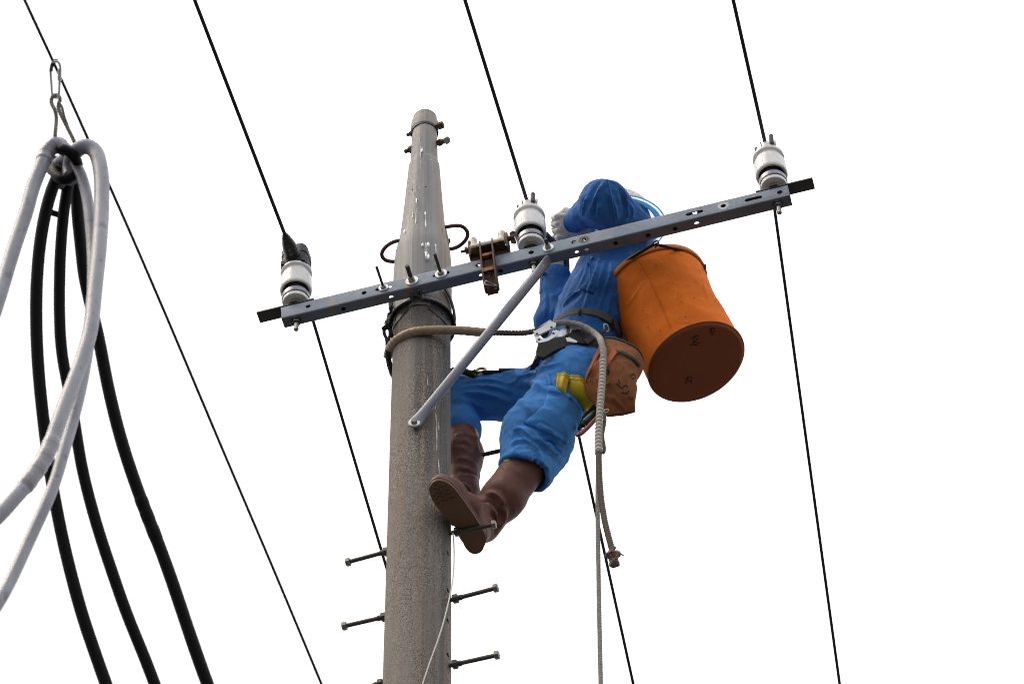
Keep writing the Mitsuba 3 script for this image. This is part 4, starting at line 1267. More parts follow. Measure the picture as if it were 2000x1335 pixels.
# ---- gloves
def hand(wrist, d, g, n_, name, scale=1.0, curl=(55, 75, 50), label=None, thumb=True):
    """Gloved hand: wrist, direction to the knuckles, side of the little finger .. index (g), palm side n_."""
    d = unit(d); g = unit(g - (g @ d) * d); n_ = np.cross(d, g) * (1 if np.cross(d, g) @ n_ > 0 else -1)
    S = scale; chains = []
    for i, (o, L, c0) in enumerate(((-.034, .82, 6), (-.0115, .96, 0), (.0115, 1.0, -2), (.034, .92, 2))):   # little to index
        a = wrist + d * (.088 * S) + g * (o * S); ang = 0; pts = [a]
        for j, (l_, r_) in enumerate(((.042, .0112), (.028, .0104), (.022, .0095))):
            ang += math.radians(curl[j] + c0)
            a = a + (d * math.cos(ang) + n_ * math.sin(ang)) * l_ * S * L; pts.append(a)
        chains.append(pts)
    th = [wrist + d * .028 * S + g * .034 * S + n_ * .008 * S, wrist + d * .056 * S + g * .052 * S + n_ * .030 * S, wrist + d * .078 * S + g * .040 * S + n_ * .050 * S, wrist + d * .088 * S + g * .022 * S + n_ * .060 * S]

    def f(p):
        palm = cap(p, wrist + d * .02 * S, wrist + d * .078 * S, .0165 * S, .0150 * S, g, .40)
        palm = smin(palm, cap(p, wrist - d * .01, wrist + d * .03 * S, .026 * S, .022 * S, g, .75), .015)
        out = palm
        fs = []
        for pts in chains:
            c = np.minimum(np.minimum(cap(p, pts[0], pts[1], .0128 * S, .0118 * S), cap(p, pts[1], pts[2], .0120 * S, .0112 * S)), cap(p, pts[2], pts[3], .0112 * S, .0098 * S))
            fs.append(smin(c, cap(p, pts[0] - d * .02 * S, pts[0], .011 * S, .0128 * S), .004))
        ff = fs[0]
        for c in fs[1:]: ff = smin(ff, c, .0006)
        out = smin(out, ff, .003)
        t = np.minimum(np.minimum(cap(p, th[0], th[1], .0155 * S, .0138 * S), cap(p, th[1], th[2], .0138 * S, .0125 * S)), cap(p, th[2], th[3], .0125 * S, .0108 * S))
        out = smin(out, t, .006)
        cuffd = cap(p, wrist - d * .02, wrist + d * .01, .024, .025)
        cuffd = np.maximum(cuffd, -((p - (wrist - d * .035)) @ d))
        return smin(out, cuffd, .012)
    pts = np.array([q for c in chains for q in c] + th + [wrist - d * .09])
    m = relax(surfnet(f, pts.min(0) - .04, pts.max(0) + .04, .0022), 2)
    ruffle(m, .0018, .014, None, 7)
    return add(name, m, 'glove_leather', man, True, label=label)


gw = unit(V(AY[0], AY[1], 0))
wrL = A(1141, 437, -.120)
handL = hand(wrL, -RGT - .12 * UPV, UPV - .05 * RGT, FWD, 'glove', .97, (72, 80, 60), 'pale leather work glove on the raised left hand, fingers curled')
wrR = WR + unit(WR - ER) * .03
handR = hand(wrR, V(.08, -.35, .95), V(-.5, -.9, 0), V(.9, -.4, 0), 'glove', 1.0, (50, 75, 50), 'work glove on the right hand, half hidden under the crossarm')

# ---- boots
def Zs(px, py, dz=0.0):
    return AZ(px, py, sole_z + dz)


outline = [(839, 957), (843, 944), (853, 938), (866, 939), (882, 948), (898, 966), (915, 990), (930, 1012), (941, 1030), (949, 1049), (946, 1066), (938, 1078), (925, 1081), (913, 1074), (904, 1059), (897, 1042), (886, 1025), (869, 1007), (852, 988), (842, 971)]
ol = np.array([Zs(*q)[:2] for q in outline]); P_ = Polygon(spline(np.vstack([ol, ol[:1]]), 90)).buffer(0)
toe, ball, arch, heel = (Zs(862, 962), Zs(877, 982), Zs(911, 1022), Zs(925, 1056))
fdir = unit(toe - heel)


def boot_l(p):
    z = p[:, 2] - sole_z
    u = V(0, 0, 1)
    d = smins([cap(p, toe + u * .034, ball + u * .045, .036, .043), cap(p, ball + u * .045, arch + u * .06, .043, .042), cap(p, arch + u * .06, heel + u * .05, .042, .040),
               cap(p, heel + u * .045, ankL + V(.0, 0.01, .02), .042, .05), cap(p, arch + u * .07, ankL + u * .05, .04, .05)], .03)
    sh = smin(cap(p, ankL + u * .02, ankL + (TL - ankL) * .45, .052, .064), cap(p, ankL + (TL - ankL) * .45, TL + (TL - ankL) * .12, .064, .071), .03)
    d = smin(d, sh, .03)
    return np.maximum(d, .016 - z)


lo, hi = bounds([toe, heel, ankL, TL], .12)
bo = relax(surfnet(boot_l, lo, hi, .0045), 4)
ruffle(bo, .006, .05, None, 21)
fold(bo, [([(935, 978), (955, 975), (975, 995), (978, 1025)], .012, -.016), ([(945, 965), (965, 962), (985, 985)], .011, .010), ([(958, 1000), (972, 1022), (965, 1045)], .012, -.012), ([(985, 990), (988, 1010), (978, 1030)], .012, .009), ([(980, 915), (985, 950), (982, 985)], .012, .004)])
bl = add('boot', bo, 'boot_rubber', man, True, label='brown rubber boot on the left foot, sole towards the street')
sm = trimesh.creation.extrude_polygon(P_.simplify(.0006), .022, engine='earcut'); sm.apply_translation([0, 0, sole_z])
sole_k = add('sole', sm, 'sole_rubber', bl, 30)
wm = trimesh.creation.extrude_polygon(P_.buffer(.0022).simplify(.0006), .006, engine='earcut'); wm.apply_translation([0, 0, sole_z + .010])
add('welt', wm, 'welt_rubber', bl, 30)
side = unit(np.cross(V(0, 0, 1), fdir)); mid = (toe + ball) / 2
tr_m = []
for i in range(5):
    o = toe + fdir * (.032 - i * .0165); zz_ = np.linspace(-.046, .046, 17)
    pts = np.array([o + side * s_ + fdir * (.005 * (1 - 2 * abs(((s_ + .046) / .023) % 1 * 1 - .5) * 2)) for s_ in zz_])
    inside = np.array([P_.buffer(-.006).contains(Point(*q[:2])) for q in pts])
    if inside.sum() > 3:
        q = pts[inside]; q[:, 2] = sole_z - .0012
        tr_m.append(sweep(q, rrect(.0055, .007, .001, 2), V(0, 0, 1)))
for t_ in tr_m: add('tread_bar', t_, 'sole_rubber', sole_k)
# label at the top of the boot
bs = Surf(bo)
pl = patch(bo, [(984, 896), (1001, 882), (1005, 885), (994, 900), (984, 903)], .0008, .0012)
add('label_tab', pl, 'yellow_label', bl, True)


def boot_r(p):
    kt = A(893, 815, .205)
    sh = smin(cap(p, kt, A(902, 890, .205), .060, .061), cap(p, A(902, 890, .205), ankR, .064, .052), .04)
    f0 = ankR + V(.005, .01, -.06); f1 = ankR + V(-.16, -.075, -.085)
    ft = smin(cap(p, f0, f1, .046, .040), cap(p, f0 + V(0, 0, .04), f1 + V(.05, .02, .02), .045, .035), .03)
    return np.maximum(smin(sh, ft, .03), -(p[:, 2] - (ankR[2] - .105)))


lo, hi = bounds([A(895, 812, .205), ankR, ankR + V(-.17, -.08, -.1)], .1)
b2 = relax(surfnet(boot_r, lo, hi, .0045), 4)
ruffle(b2, .006, .05, None, 23)
fold(b2, [([(890, 872), (905, 862), (922, 880)], .014, -.010), ([(888, 850), (912, 845), (932, 862)], .012, .007), ([(890, 893), (915, 897), (935, 912)], .012, .007), ([(893, 918), (915, 920), (933, 925)], .010, -.010), ([(912, 832), (925, 850), (935, 880)], .010, .010), ([(890, 945), (908, 945), (922, 958)], .009, .010)])
br2 = add('boot', b2, 'boot_rubber', man, True, label='brown rubber boot on the right foot, mostly hidden behind the pole')
pl = patch(b2, [(926, 834), (932, 832), (938, 850), (931, 852)], .0008, .0012)
if len(pl.faces) > 8: add('label_tab', pl, 'yellow_label', br2, True)
f0 = ankR[2] - .105
s2 = Polygon([(ankR + V(.005, .01, 0) + math.cos(a) * .045 * V(1, 0, 0) + math.sin(a) * .045 * V(0, 1, 0))[:2] for a in np.linspace(0, 6.28, 20)]).union(Polygon([(ankR + V(-.16, -.075, 0) + math.cos(a) * .042 * V(1, 0, 0) + math.sin(a) * .042 * V(0, 1, 0))[:2] for a in np.linspace(0, 6.28, 20)])).convex_hull
sm2 = trimesh.creation.extrude_polygon(s2, .024, engine='earcut'); sm2.apply_translation([0, 0, f0 - .022])
add('sole', sm2, 'sole_rubber', br2, 30)

kn_ = A(1154, 442, -.03)
add('neck_towel', relax(surfnet(lambda p: smin(cap(p, kn_, kn_ + V(.03, .05, .015), .014, .02), cap(p, kn_ + V(-.008, -.004, .012), kn_ + V(.01, .02, .0), .010, .014), .008), kn_ - .07, kn_ + .1, .004), 2), 'red_cloth', man, True, label='red cloth tucked under the chin')
add('collar_strap', strap(spline([A(1164, 436, -.05), A(1157, 446, -.05), A(1149, 457, -.05), A(1142, 468, -.05)], 14), .016, .003, V(.3, -.8, -.5)), 'webbing_black', man, True)

# ---------------------------------------------------------------- safety belt and what hangs on it
sb = thing('safety_belt', 'black webbing safety belt with bright buckles round the lineman\'s waist', 'belt')


def waist(p): return cap(p, Bp - td * .12, Bp + td * .24, .099, .114, lat, .76)


def band_of(s0, s1, off, t):
    """A strap round the waist, following it at the given clearance."""
    c = Bp + td * (s0 + s1) / 2; dep_ = np.cross(td, lat); ph = np.linspace(0, 2 * np.pi, 121)[:-1]
    dirs_ = np.cos(ph)[:, None] * lat + np.sin(ph)[:, None] * dep_
    lo_, hi_ = np.zeros(120), np.full(120, .3)
    for _ in range(30):
        mid_ = (lo_ + hi_) / 2; ins = waist(c + dirs_ * mid_[:, None]) < off
        lo_, hi_ = np.where(ins, mid_, lo_), np.where(ins, hi_, mid_)
    q = c + dirs_ * lo_[:, None] + td * (.0025 * np.sin(3 * ph))[:, None]
    return sweep(np.vstack([q, q[:2]]), rrect(s1 - s0, 2 * t, .002, 3), td, False)


belt = band_of(-.098, -.020, .012, .0065)
add('waist_pad', belt, 'webbing_black', sb, True)
belt2 = band_of(-.092, -.042, .0215, .0045)
add('webbing', belt2, 'webbing_black', sb, True)
up_s = band_of(.072, .100, .0075, .0040)
add('upper_strap', up_s, 'webbing_grey', sb, True)
bsf, usf = Surf(belt2), Surf(up_s)
# loose end of the upper strap, loop, rings



def ring_part(parent, c, n_, rx, ry, r, ang=0.0, mat='zinc_bright', nm='ring'):
    n_ = unit(n_); u = unit(RGT - (RGT @ n_) * n_); w = np.cross(n_, u)
    u, w = u * math.cos(ang) + w * math.sin(ang), -u * math.sin(ang) + w * math.cos(ang)
    a_ = np.linspace(0, 2 * np.pi, 40)
    e_ = 0.85
    q = c + (np.sign(np.cos(a_)) * np.abs(np.cos(a_)) ** e_)[:, None] * rx * u + (np.sign(np.sin(a_)) * np.abs(np.sin(a_)) ** e_)[:, None] * ry * w
    return add(nm, tube(spline(q[::2], 60), r, 10), mat, parent, True)


c, n_ = usf.at(1184, 628, .01)
ring_part(sb, A(1184, 640, c[1] - .01), V(.3, -.7, -.6), .0075, .0125, .0024, .3)
p = [usf.at(1176, 652, .01)[0] + V(-.02, 0, -.02), A(1180, 645, c[1] - .006), A(1184, 640, c[1] - .01)]
add('ring_strap', strap(spline(p, 12), .022, .003, V(.2, -.9, -.3)), 'webbing_black', sb, True)
yb_ = usf.at(1222, 655)[0][1]
p = [usf.at(1222, 650, .004)[0], A(1220, 662, yb_ - .01), A(1214, 672, yb_ - .012)]
add('hanger_strap', strap(spline(p, 14), .020, .003, V(.2, -.9, -.3)), 'webbing_grey', sb, True)
ring_part(sb, A(1216, 673, yb_ - .014), V(.2, -.7, -.6), .0085, .0125, .0024, .2)
p = [usf.at(1130, 610)[0], usf.at(1130, 610, .0045)[0]]
for x in (1133, 1196):
    q, nn = usf.line([(x, 603 if x < 1150 else 624), (x + 1, 620 if x < 1150 else 648)], .0045, 3)
    add('keeper', strap(q, .010, .002, nn[0]), 'webbing_black', sb, True)
# buckles and latch in front
cB, nB = bsf.at(1112, 656, .006)
BX = unit(A(1130, 650, cB[1]) - A(1095, 664, cB[1])); BY = unit(np.cross(BX, nB)); BN = np.cross(BX, BY)
if BN @ FWD > 0: BN, BY = -BN, -BY
W = lambda x, y, dn=0.0: A(x, y, cB[1] - dn)                       # on an upright plane in front of the belt
def bplate(px, dn, t, mat, nm, parent=sb, bev=0):
    pts = [W(x, y, dn) for x, y in px]; o = np.mean(pts, 0)
    n0 = V(0, -1, 0)
    ux = V(1, 0, 0); uy = np.cross(n0, ux)
    poly = [((q - o) @ ux, (q - o) @ uy) for q in pts]
    P__ = Polygon(poly).buffer(0)
    P__ = P__.buffer(-.0012).buffer(.0012, 4) if P__.area > 2e-5 else P__
    if P__.geom_type != 'Polygon': P__ = max(P__.geoms, key=lambda g: g.area)
    m = trimesh.creation.extrude_polygon(P__, t, engine='earcut')
    m.vertices = o + np.asarray(m.vertices) @ np.array([ux, uy, n0])
    return add(nm, m, mat, parent)
bplate([(1094, 648), (1106, 643), (1107, 655), (1100, 660), (1091, 660)], .012, .008, 'zinc_bright', 'buckle')
bplate([(1105, 641), (1111, 638), (1114, 650), (1108, 660), (1104, 655)], .010, .010, 'dark_steel', 'buckle')
bplate([(1113, 640), (1132, 640), (1133, 643), (1118, 645), (1113, 652), (1110, 650)], .014, .004, 'zinc_bright', 'buckle_plate')
bplate([(1105, 661), (1112, 660), (1128, 668), (1126, 670), (1108, 668)], .014, .004, 'zinc_bright', 'buckle_plate')
bplate([(1114, 645), (1140, 648), (1165, 662), (1150, 675), (1128, 672), (1113, 662)], .006, .008, 'webbing_black', 'buckle_pad')
bplate([(1140, 664), (1164, 648), (1169, 655), (1148, 672)], .018, .003, 'webbing_grey', 'webbing_tab')
bplate([(1047, 693), (1052, 674), (1075, 670), (1100, 664), (1104, 682), (1080, 692), (1062, 704), (1048, 701)], .02, .014, 'webbing_black', 'front_pad')
bplate([(1066, 678), (1072, 675), (1069, 688), (1064, 692)], .018, .003, 'zinc_bright', 'slide_buckle')
bplate([(1072, 676), (1078, 673), (1076, 684), (1070, 688)], .018, .003, 'dark_steel', 'slide_buckle')

bplate([(1163, 604), (1171, 619), (1158, 636), (1145, 631), (1161, 608)], -.035, .004, 'webbing_grey', 'loose_end')

# rope grab
rgk = thing('rope_grab', 'bright metal rope grab gripping the positioning rope in front of the belt', 'rope grab')
dg = .03
bplate([(1042, 650), (1076, 630), (1086, 633), (1086, 639), (1080, 643), (1050, 657), (1044, 657)], dg, .006, 'zinc_bright', 'upper_plate', rgk)
bplate([(1041, 648), (1074, 627), (1078, 629), (1043, 651)], dg - .014, .006, 'zinc_bright', 'rear_plate', rgk)
bplate([(1045, 659), (1054, 659), (1060, 664), (1070, 662), (1077, 656), (1080, 647), (1089, 651), (1086, 659), (1071, 668), (1054, 672), (1047, 668)], dg, .006, 'zinc_bright', 'lower_link', rgk)
bplate([(1057, 657), (1070, 650), (1072, 654), (1062, 659)], dg - .02, .006, 'dark_steel', 'cam', rgk)
bplate([(1084, 646), (1095, 650), (1100, 646), (1098, 660), (1088, 660)], dg - .006, .006, 'zinc_bright', 'connector', rgk)
for x, y in ((1049, 652), (1077, 639), (1081, 651), (1053, 663)):
    q = W(x, y, dg + .006); add('pin', cyl(q, q - V(0, .003, 0), .0042, 14, bev=.001), 'dark_steel', rgk)

# positioning rope: round the front of the pole to the grab, then over and down
pr = thing('positioning_rope', 'positioning rope with a tan sheath round the pole and a loose end hanging right', 'rope')
yg = W(1050, 650)[1]
sheath = spline([A(x, y, yy) for x, y, yy in ((757.5, 697, .030), (759.5, 687, .008), (765, 674, -.030), (777, 662, -.066), (800, 650, -.096), (825, 645.5, -.108), (860, 644, -.106), (905, 645.5, -.100), (952, 650, -.095))], 120)
add('sheath', tube(sheath, .0146 + .0006 * np.sin(np.arange(120) * 1.1), 20), 'sheath_leather', pr, True, label='tan leather sheath round the pole')
add('rope_inner', rope([A(952, 650, -.095), A(985, 650, -.09), A(1020, 650, yg * .5 - .045), W(1048, 645, dg - .012), W(1082, 632, dg - .012)], .0095, .034), 'rope_brown', pr, True)
add('rope_behind', rope([A(757.5, 697, .030), A(760, 712, .06), A(770, 733, .10), A(800, 745, .13), A(850, 742, .135), A(890, 727, .11)], .0085, .03), 'rope_dark', pr, True)
yR = -.22
over = [W(1080, 633, dg - .012), W(1100, 630.5, dg), W(1122, 632, dg), W(1145, 640, dg + .01), W(1163, 652, dg + .025), A(1173.5, 666, yR + .01), A(1178, 684, yR), A(1177, 715, yR)]
oc = spline(over, 90)
add('fuzzy_cover', ruffle(tube(oc, .0098 + .0008 * np.sin(np.arange(90) * 1.4), 16), .004, .008, None, 4), 'rope_grey', pr, True)
dn1 = [A(1177.5, 700, yR), A(1176.5, 735, yR), A(1174, 770, yR), A(1171, 810, yR), A(1169.5, 850, yR), A(1169.5, 885, yR)]
qd = spline(dn1, step=.0016); sd = np.r_[0, np.cumsum(np.linalg.norm(np.diff(qd, axis=0), axis=1))]
add('spiral_cover', tube(qd, .0118 * (1 - .30 * np.abs(np.sin(np.pi * sd / .017)) ** 4), 16), 'rope_pale', pr, True, label='pale spiral wound stretch of the rope')
dn2 = [A(1169.5, 880, yR), A(1170.5, 925, yR), A(1174.5, 975, yR), A(1182, 1020, yR), A(1192, 1060, yR), A(1197, 1078, yR)]
add('loose_end', rope(dn2, .0100, .030), 'rope_brown', pr, True)
rng = np.random.default_rng(4)
kc = A(1197, 1082, yR)
kn = add('end_knot', ruffle(relax(surfnet(lambda p: smins([cap(p, kc, A(1200, 1100, yR), .011, .014), cap(p, A(1190, 1083, yR - .01), A(1206, 1080, yR + .01), .010, .010)], .006), kc - .06, kc + .06, .003), 1), .012, .012, None, 8), 'rope_brown', pr, True)
fr = []
for i in range(60):
    d0 = unit(rng.normal(size=3) * V(1, 1, .5) + V(0, 0, -.35)); L = rng.uniform(.012, .030)
    o = kc + rng.normal(size=3) * .006
    d1 = unit(d0 + rng.normal(size=3) * .6)
    fr.append(tube(np.array([o, o + d0 * L * .5, o + d0 * L * .5 + d1 * L * .5]), [.0030, .0026, .0018], 5))
add('frayed_yarn', cat(*fr), 'rope_grey', kn, True)
add('red_yarn', tube(spline([A(1190, 1080, yR - .02), A(1196, 1076, yR - .024), A(1202, 1082, yR - .02), A(1203, 1092, yR - .016)], 16), .0024, 6), 'red_cloth', kn, True)

hr = thing('hand_line', 'slim grey hand line hanging straight down out of the frame, right of the pole', 'rope')
yH = -.175
hl = rope([A(1172, 800, yH), A(1170, 880, yH), A(1167.5, 950, yH), A(1168, 1050, yH), A(1169.5, 1150, yH), A(1171.5, 1250, yH), A(1173.5, 1340, yH), A(1176, 1460, yH)], .0072, .020)
add('rope', hl, 'rope_grey', hr, True)
ht = thing('rope_tail', 'short dark rope tail looped behind the hanging rope under the pouch', 'rope')
add('tail', rope([A(1176, 790, -.15), A(1180, 830, -.15), A(1177, 852, -.15), A(1180, 872, -.15), A(1178, 884, -.15)], .0058, .018), 'rope_brown', ht, True)
lt = thing('twisted_rope', 'dark twisted rope seen between the two boots, running behind the left knee', 'rope')
add('rope', rope([A(870, 905, .24), A(900, 898, .22), A(945, 887, .19), A(975, 880, .17), A(1020, 866, .15), A(1070, 840, .13)], .0075, .024), 'rope_dark', lt, True)

# second lanyard: buckle at the left of the pole, braided rope round its back, hook at the right
ly = thing('safety_lanyard', 'black braided safety lanyard looped behind the pole, with a buckle at its left', 'lanyard')
add('strap_right', strap(spline([A(866, 560, -.085), A(876, 575, -.06), A(884, 597, -.03), A(888, 620, .0), A(886, 640, .03), A(880, 652, .06)], 30), .026, .004, V(1, -.2, .1)), 'webbing_black', ly, True)
add('strap_left', strap(spline([A(764, 588, -.02), A(766, 600, -.015), A(769, 620, .0), A(769, 650, .03), A(775, 690, .08)], 24), .018, .004, V(-1, -.4, 0)), 'webbing_black', ly, True)
yl = -.03
for px, t_, mat, nm, dz in (([(757, 612), (766, 605), (769, 622), (761, 634), (752, 640)], .016, 'black_plastic', 'buckle', 0), ([(755, 618), (763, 613), (765, 618), (757, 624)], .005, 'zinc_bright', 'buckle_face', .016), ([(752, 626), (760, 622), (761, 628), (750, 634)], .005, 'bolt_steel', 'buckle_face', .016), ([(745, 640), (757, 630), (759, 636), (748, 647)], .014, 'black_plastic', 'buckle', .002), ([(759, 600), (766, 595), (768, 603), (761, 609)], .010, 'dark_steel', 'buckle_link', 0)):
    o = A(px[0][0], px[0][1], yl); dd = (o - CAM) @ FWD - dz
    pts = [AD(x, y, dd) for x, y in px]; o = np.mean(pts, 0); n0 = -FWD; uy = np.cross(n0, RGT)
    m = trimesh.creation.extrude_polygon(Polygon([((q - o) @ RGT, (q - o) @ uy) for q in pts]).buffer(-.001).buffer(.001, 3), t_, engine='earcut')
    m.vertices = o + np.asarray(m.vertices) @ np.array([RGT, uy, n0])
    add(nm, m, mat, ly)
add('chain_link', tube(spline([A(764, 585, yl), A(769, 592, yl), A(767, 600, yl), A(761, 597, yl), A(762, 588, yl), A(766, 584, yl)], 24), .003, 8), 'dark_steel', ly, True)
add('eye_splice', rope([A(757, 662, -.02), A(751, 652, -.025), A(752, 642, -.03), A(758, 640, -.03), A(762, 648, -.025), A(760, 660, -.02), A(757, 672, -.015)], .0058, .02), 'rope_dark', ly, True)
add('braid', rope([A(757, 662, -.02), A(758, 680, -.01), A(758, 697, .01), A(762, 715, .05), A(771, 738, .10), A(800, 752, .135), A(850, 748, .14), A(886, 726, .12)], .0095, .03, 3), 'rope_dark', ly, True)
yq = .10
add('braid_right', rope([A(880, 728, yq), A(893, 722, yq), A(905, 724, yq), A(918, 729, yq), A(930, 727, yq)], .0125, .034, 3), 'rope_dark', ly, True)
add('hook', tube(spline([A(928, 733, yq), A(930, 724, yq), A(938, 719, yq), A(947, 720, yq), A(946, 725, yq), A(938, 726, yq), A(930, 731, yq)], 30), .0045, 10), 'brass', ly, True, label='brass coloured hook')
add('swivel', box(A(953, 726, yq), RGT, UPV, FWD, .04, .012, .02, .003), 'black_plastic', ly)
add('adjuster', box(A(990, 722.5, yq), RGT, UPV, FWD, .055, .014, .026, .003), 'black_plastic', ly)
add('adjuster_bar', box(A(990, 720, yq - .02), RGT, UPV, FWD, .05, .005, .006, .001), 'bolt_steel', ly)
add('strap', strap(spline([A(945, 725, yq), A(975, 724, yq), A(1020, 722, yq + .01), A(1060, 715, yq + .02)], 16), .02, .004, UPV), 'webbing_black', ly, True)

# ---- tool pouch
tp_ = thing('tool_pouch', 'worn brown canvas tool pouch with pen marks on the lineman\'s left hip', 'pouch')
yP = -.135
rows = [((1170, 676), (1254, 712), .062), ((1163, 692), (1254, 722), .068), ((1150, 722), (1248, 734), .072), ((1143, 745), (1243, 752), .072), ((1156, 772), (1241, 778), .056), ((1172, 794), (1241, 796), .030), ((1185, 813), (1241, 804), .006)]
rs = []
for L_, R_, dp in rows:
    a_, b_ = A(*L_, yP), A(*R_, yP); b_[1] = yP
    rs.append(np.r_[(a_ + b_) / 2, (b_ - a_) / 2, dp])
rs = np.array(rs); tq = np.linspace(0, 1, len(rs)); rr_ = CubicSpline(tq, rs)(np.linspace(0, 1, 46))
th_ = np.linspace(0, 2 * np.pi, 73)[:-1]
# superellipse: rather boxy bag
cx_, sx_ = np.sign(np.cos(th_)) * np.abs(np.cos(th_)) ** .8, np.sign(np.sin(th_)) * np.abs(np.sin(th_)) ** .8
ringf = lambda r_, k_=1.0: r_[:3] + k_ * (cx_[:, None] * r_[3:6] + sx_[:, None] * r_[6] * V(.15, -1, -.1))
outer = [ringf(r_) for r_ in rr_]; inner = [ringf(r_, .94) + V(0, 0, .002) for r_ in rr_[:30]][::-1]


def loft(rings, close=True, mid0=False, mid1=False):
    k = len(rings[0]); n = len(rings); v = np.vstack(rings)
    i, j = np.meshgrid(np.arange(n - 1), np.arange(k), indexing='ij')
    q = np.stack([i * k + j, i * k + (j + 1) % k, (i + 1) * k + (j + 1) % k, (i + 1) * k + j], -1).reshape(-1, 4)
    f = [q[:, [0, 1, 2]], q[:, [0, 2, 3]]]
    j = np.arange(k)
    if mid0: f.append(np.stack([j * 0 + len(v), (j + 1) % k, j], 1)); v = np.vstack([v, rings[0].mean(0)])
    if mid1: f.append(np.stack([j * 0 + len(v), (n - 1) * k + j, (n - 1) * k + (j + 1) % k], 1)); v = np.vstack([v, rings[-1].mean(0)])
    return trimesh.Trimesh(v, np.vstack(f), process=False)


pm_ = loft(inner + outer, mid0=True, mid1=True)
if (vnormals(pm_)[len(inner) * 72 + 10 * 72:len(inner) * 72 + 20 * 72] * (outer[15] - outer[15].mean(0)).mean(0)).sum() < -1e9: pm_.invert()
vtest = np.asarray(pm_.vertices)[(len(inner) + 20) * 72:(len(inner) + 21) * 72]; ntest = vnormals(pm_)[(len(inner) + 20) * 72:(len(inner) + 21) * 72]
if ((vtest - vtest.mean(0)) * ntest).sum() < 0: pm_.invert()
ruffle(pm_, .012, .07, None, 31); ruffle(pm_, .004, .02, None, 32)
fold(pm_, [([(1180, 690), (1160, 715), (1148, 742)], .008, .007), ([(1196, 700), (1192, 730), (1190, 760)], .010, .006), ([(1212, 695), (1220, 725), (1224, 750)], .010, .007), ([(1190, 770), (1205, 785), (1222, 803)], .007, .008), ([(1228, 790), (1234, 770), (1246, 745)], .008, -.008), ([(1160, 762), (1180, 775), (1200, 782)], .010, .006)])
pb_ = add('bag', pm_, 'worn_canvas', tp_, True)
ps_ = Surf(pm_)
m0 = ringf(rr_[0], .985)
add('rim_trim', tube(np.vstack([m0, m0[:2]]), .0055, 8), 'dark_trim', tp_, True)
q, nn = ps_.line([(1199, 686), (1215, 688), (1235, 699), (1250, 714)], .001, 4); add('trim_band', strap(q, .011, .003, nn[len(nn) // 2]), 'dark_trim', tp_, True)
for pts in ([(1199, 684), (1188, 700), (1176, 718), (1166, 742)], [(1204, 686), (1195, 698), (1182, 718)]):
    q, nn = ps_.line(pts, .0012, 4); add('webbing', strap(q, .011, .003, nn[len(nn) // 2]), 'orange_webbing', tp_, True)
q, nn = ps_.line([(1180, 680), (1165, 700), (1152, 726), (1144, 748)], .0015, 4); add('edge_piping', tube(q, .003, 8), 'orange_webbing', tp_, True)
add('rivet', cyl(*(lambda c, n_: (c, c + n_ * .004))(*ps_.at(1153, 744, .001)), .006, 12, bev=.001), 'dark_steel', tp_)
c, n_ = ps_.at(1184, 803, .004); ring_part(tp_, A(1184, 802, c[1] - .01), V(.1, -.7, -.6), .0085, .0042, .0018, .5, nm='eyelet')
for pts in ([(1208, 741), (1210, 746), (1208, 752)], [(1204, 747), (1208, 752), (1214, 757), (1218, 753)], [(1218, 753), (1224, 752), (1226, 757)], [(1215, 765), (1221, 768), (1227, 766), (1228, 762)], [(1178, 751), (1184, 751), (1191, 749)], [(1186, 722), (1190, 722), (1187, 730)], [(1229, 774), (1234, 780), (1236, 775)], [(1232, 735), (1235, 730), (1241, 731), (1241, 737), (1235, 739)]):
    q, nn = ps_.line(pts, .0004, 1.5); add('pen_mark', sweep(q, circle(1, 6) * [.35, 1], nn[0], True, .0017), 'ink', pb_, True)
rb_ = A(1189, 678, yP + .02)
rk = thing('red_ball_handle', 'dull red rounded handle sticking out of the pouch mouth', 'tool handle')
add('knob', lathe([(0, -.03), (.016, -.028), (.018, -.01), (.020, .008), (.017, .020), (.009, .027), (0, .029)], 24, rb_, V(.1, -.1, 1)), 'red_cloth', rk, True)

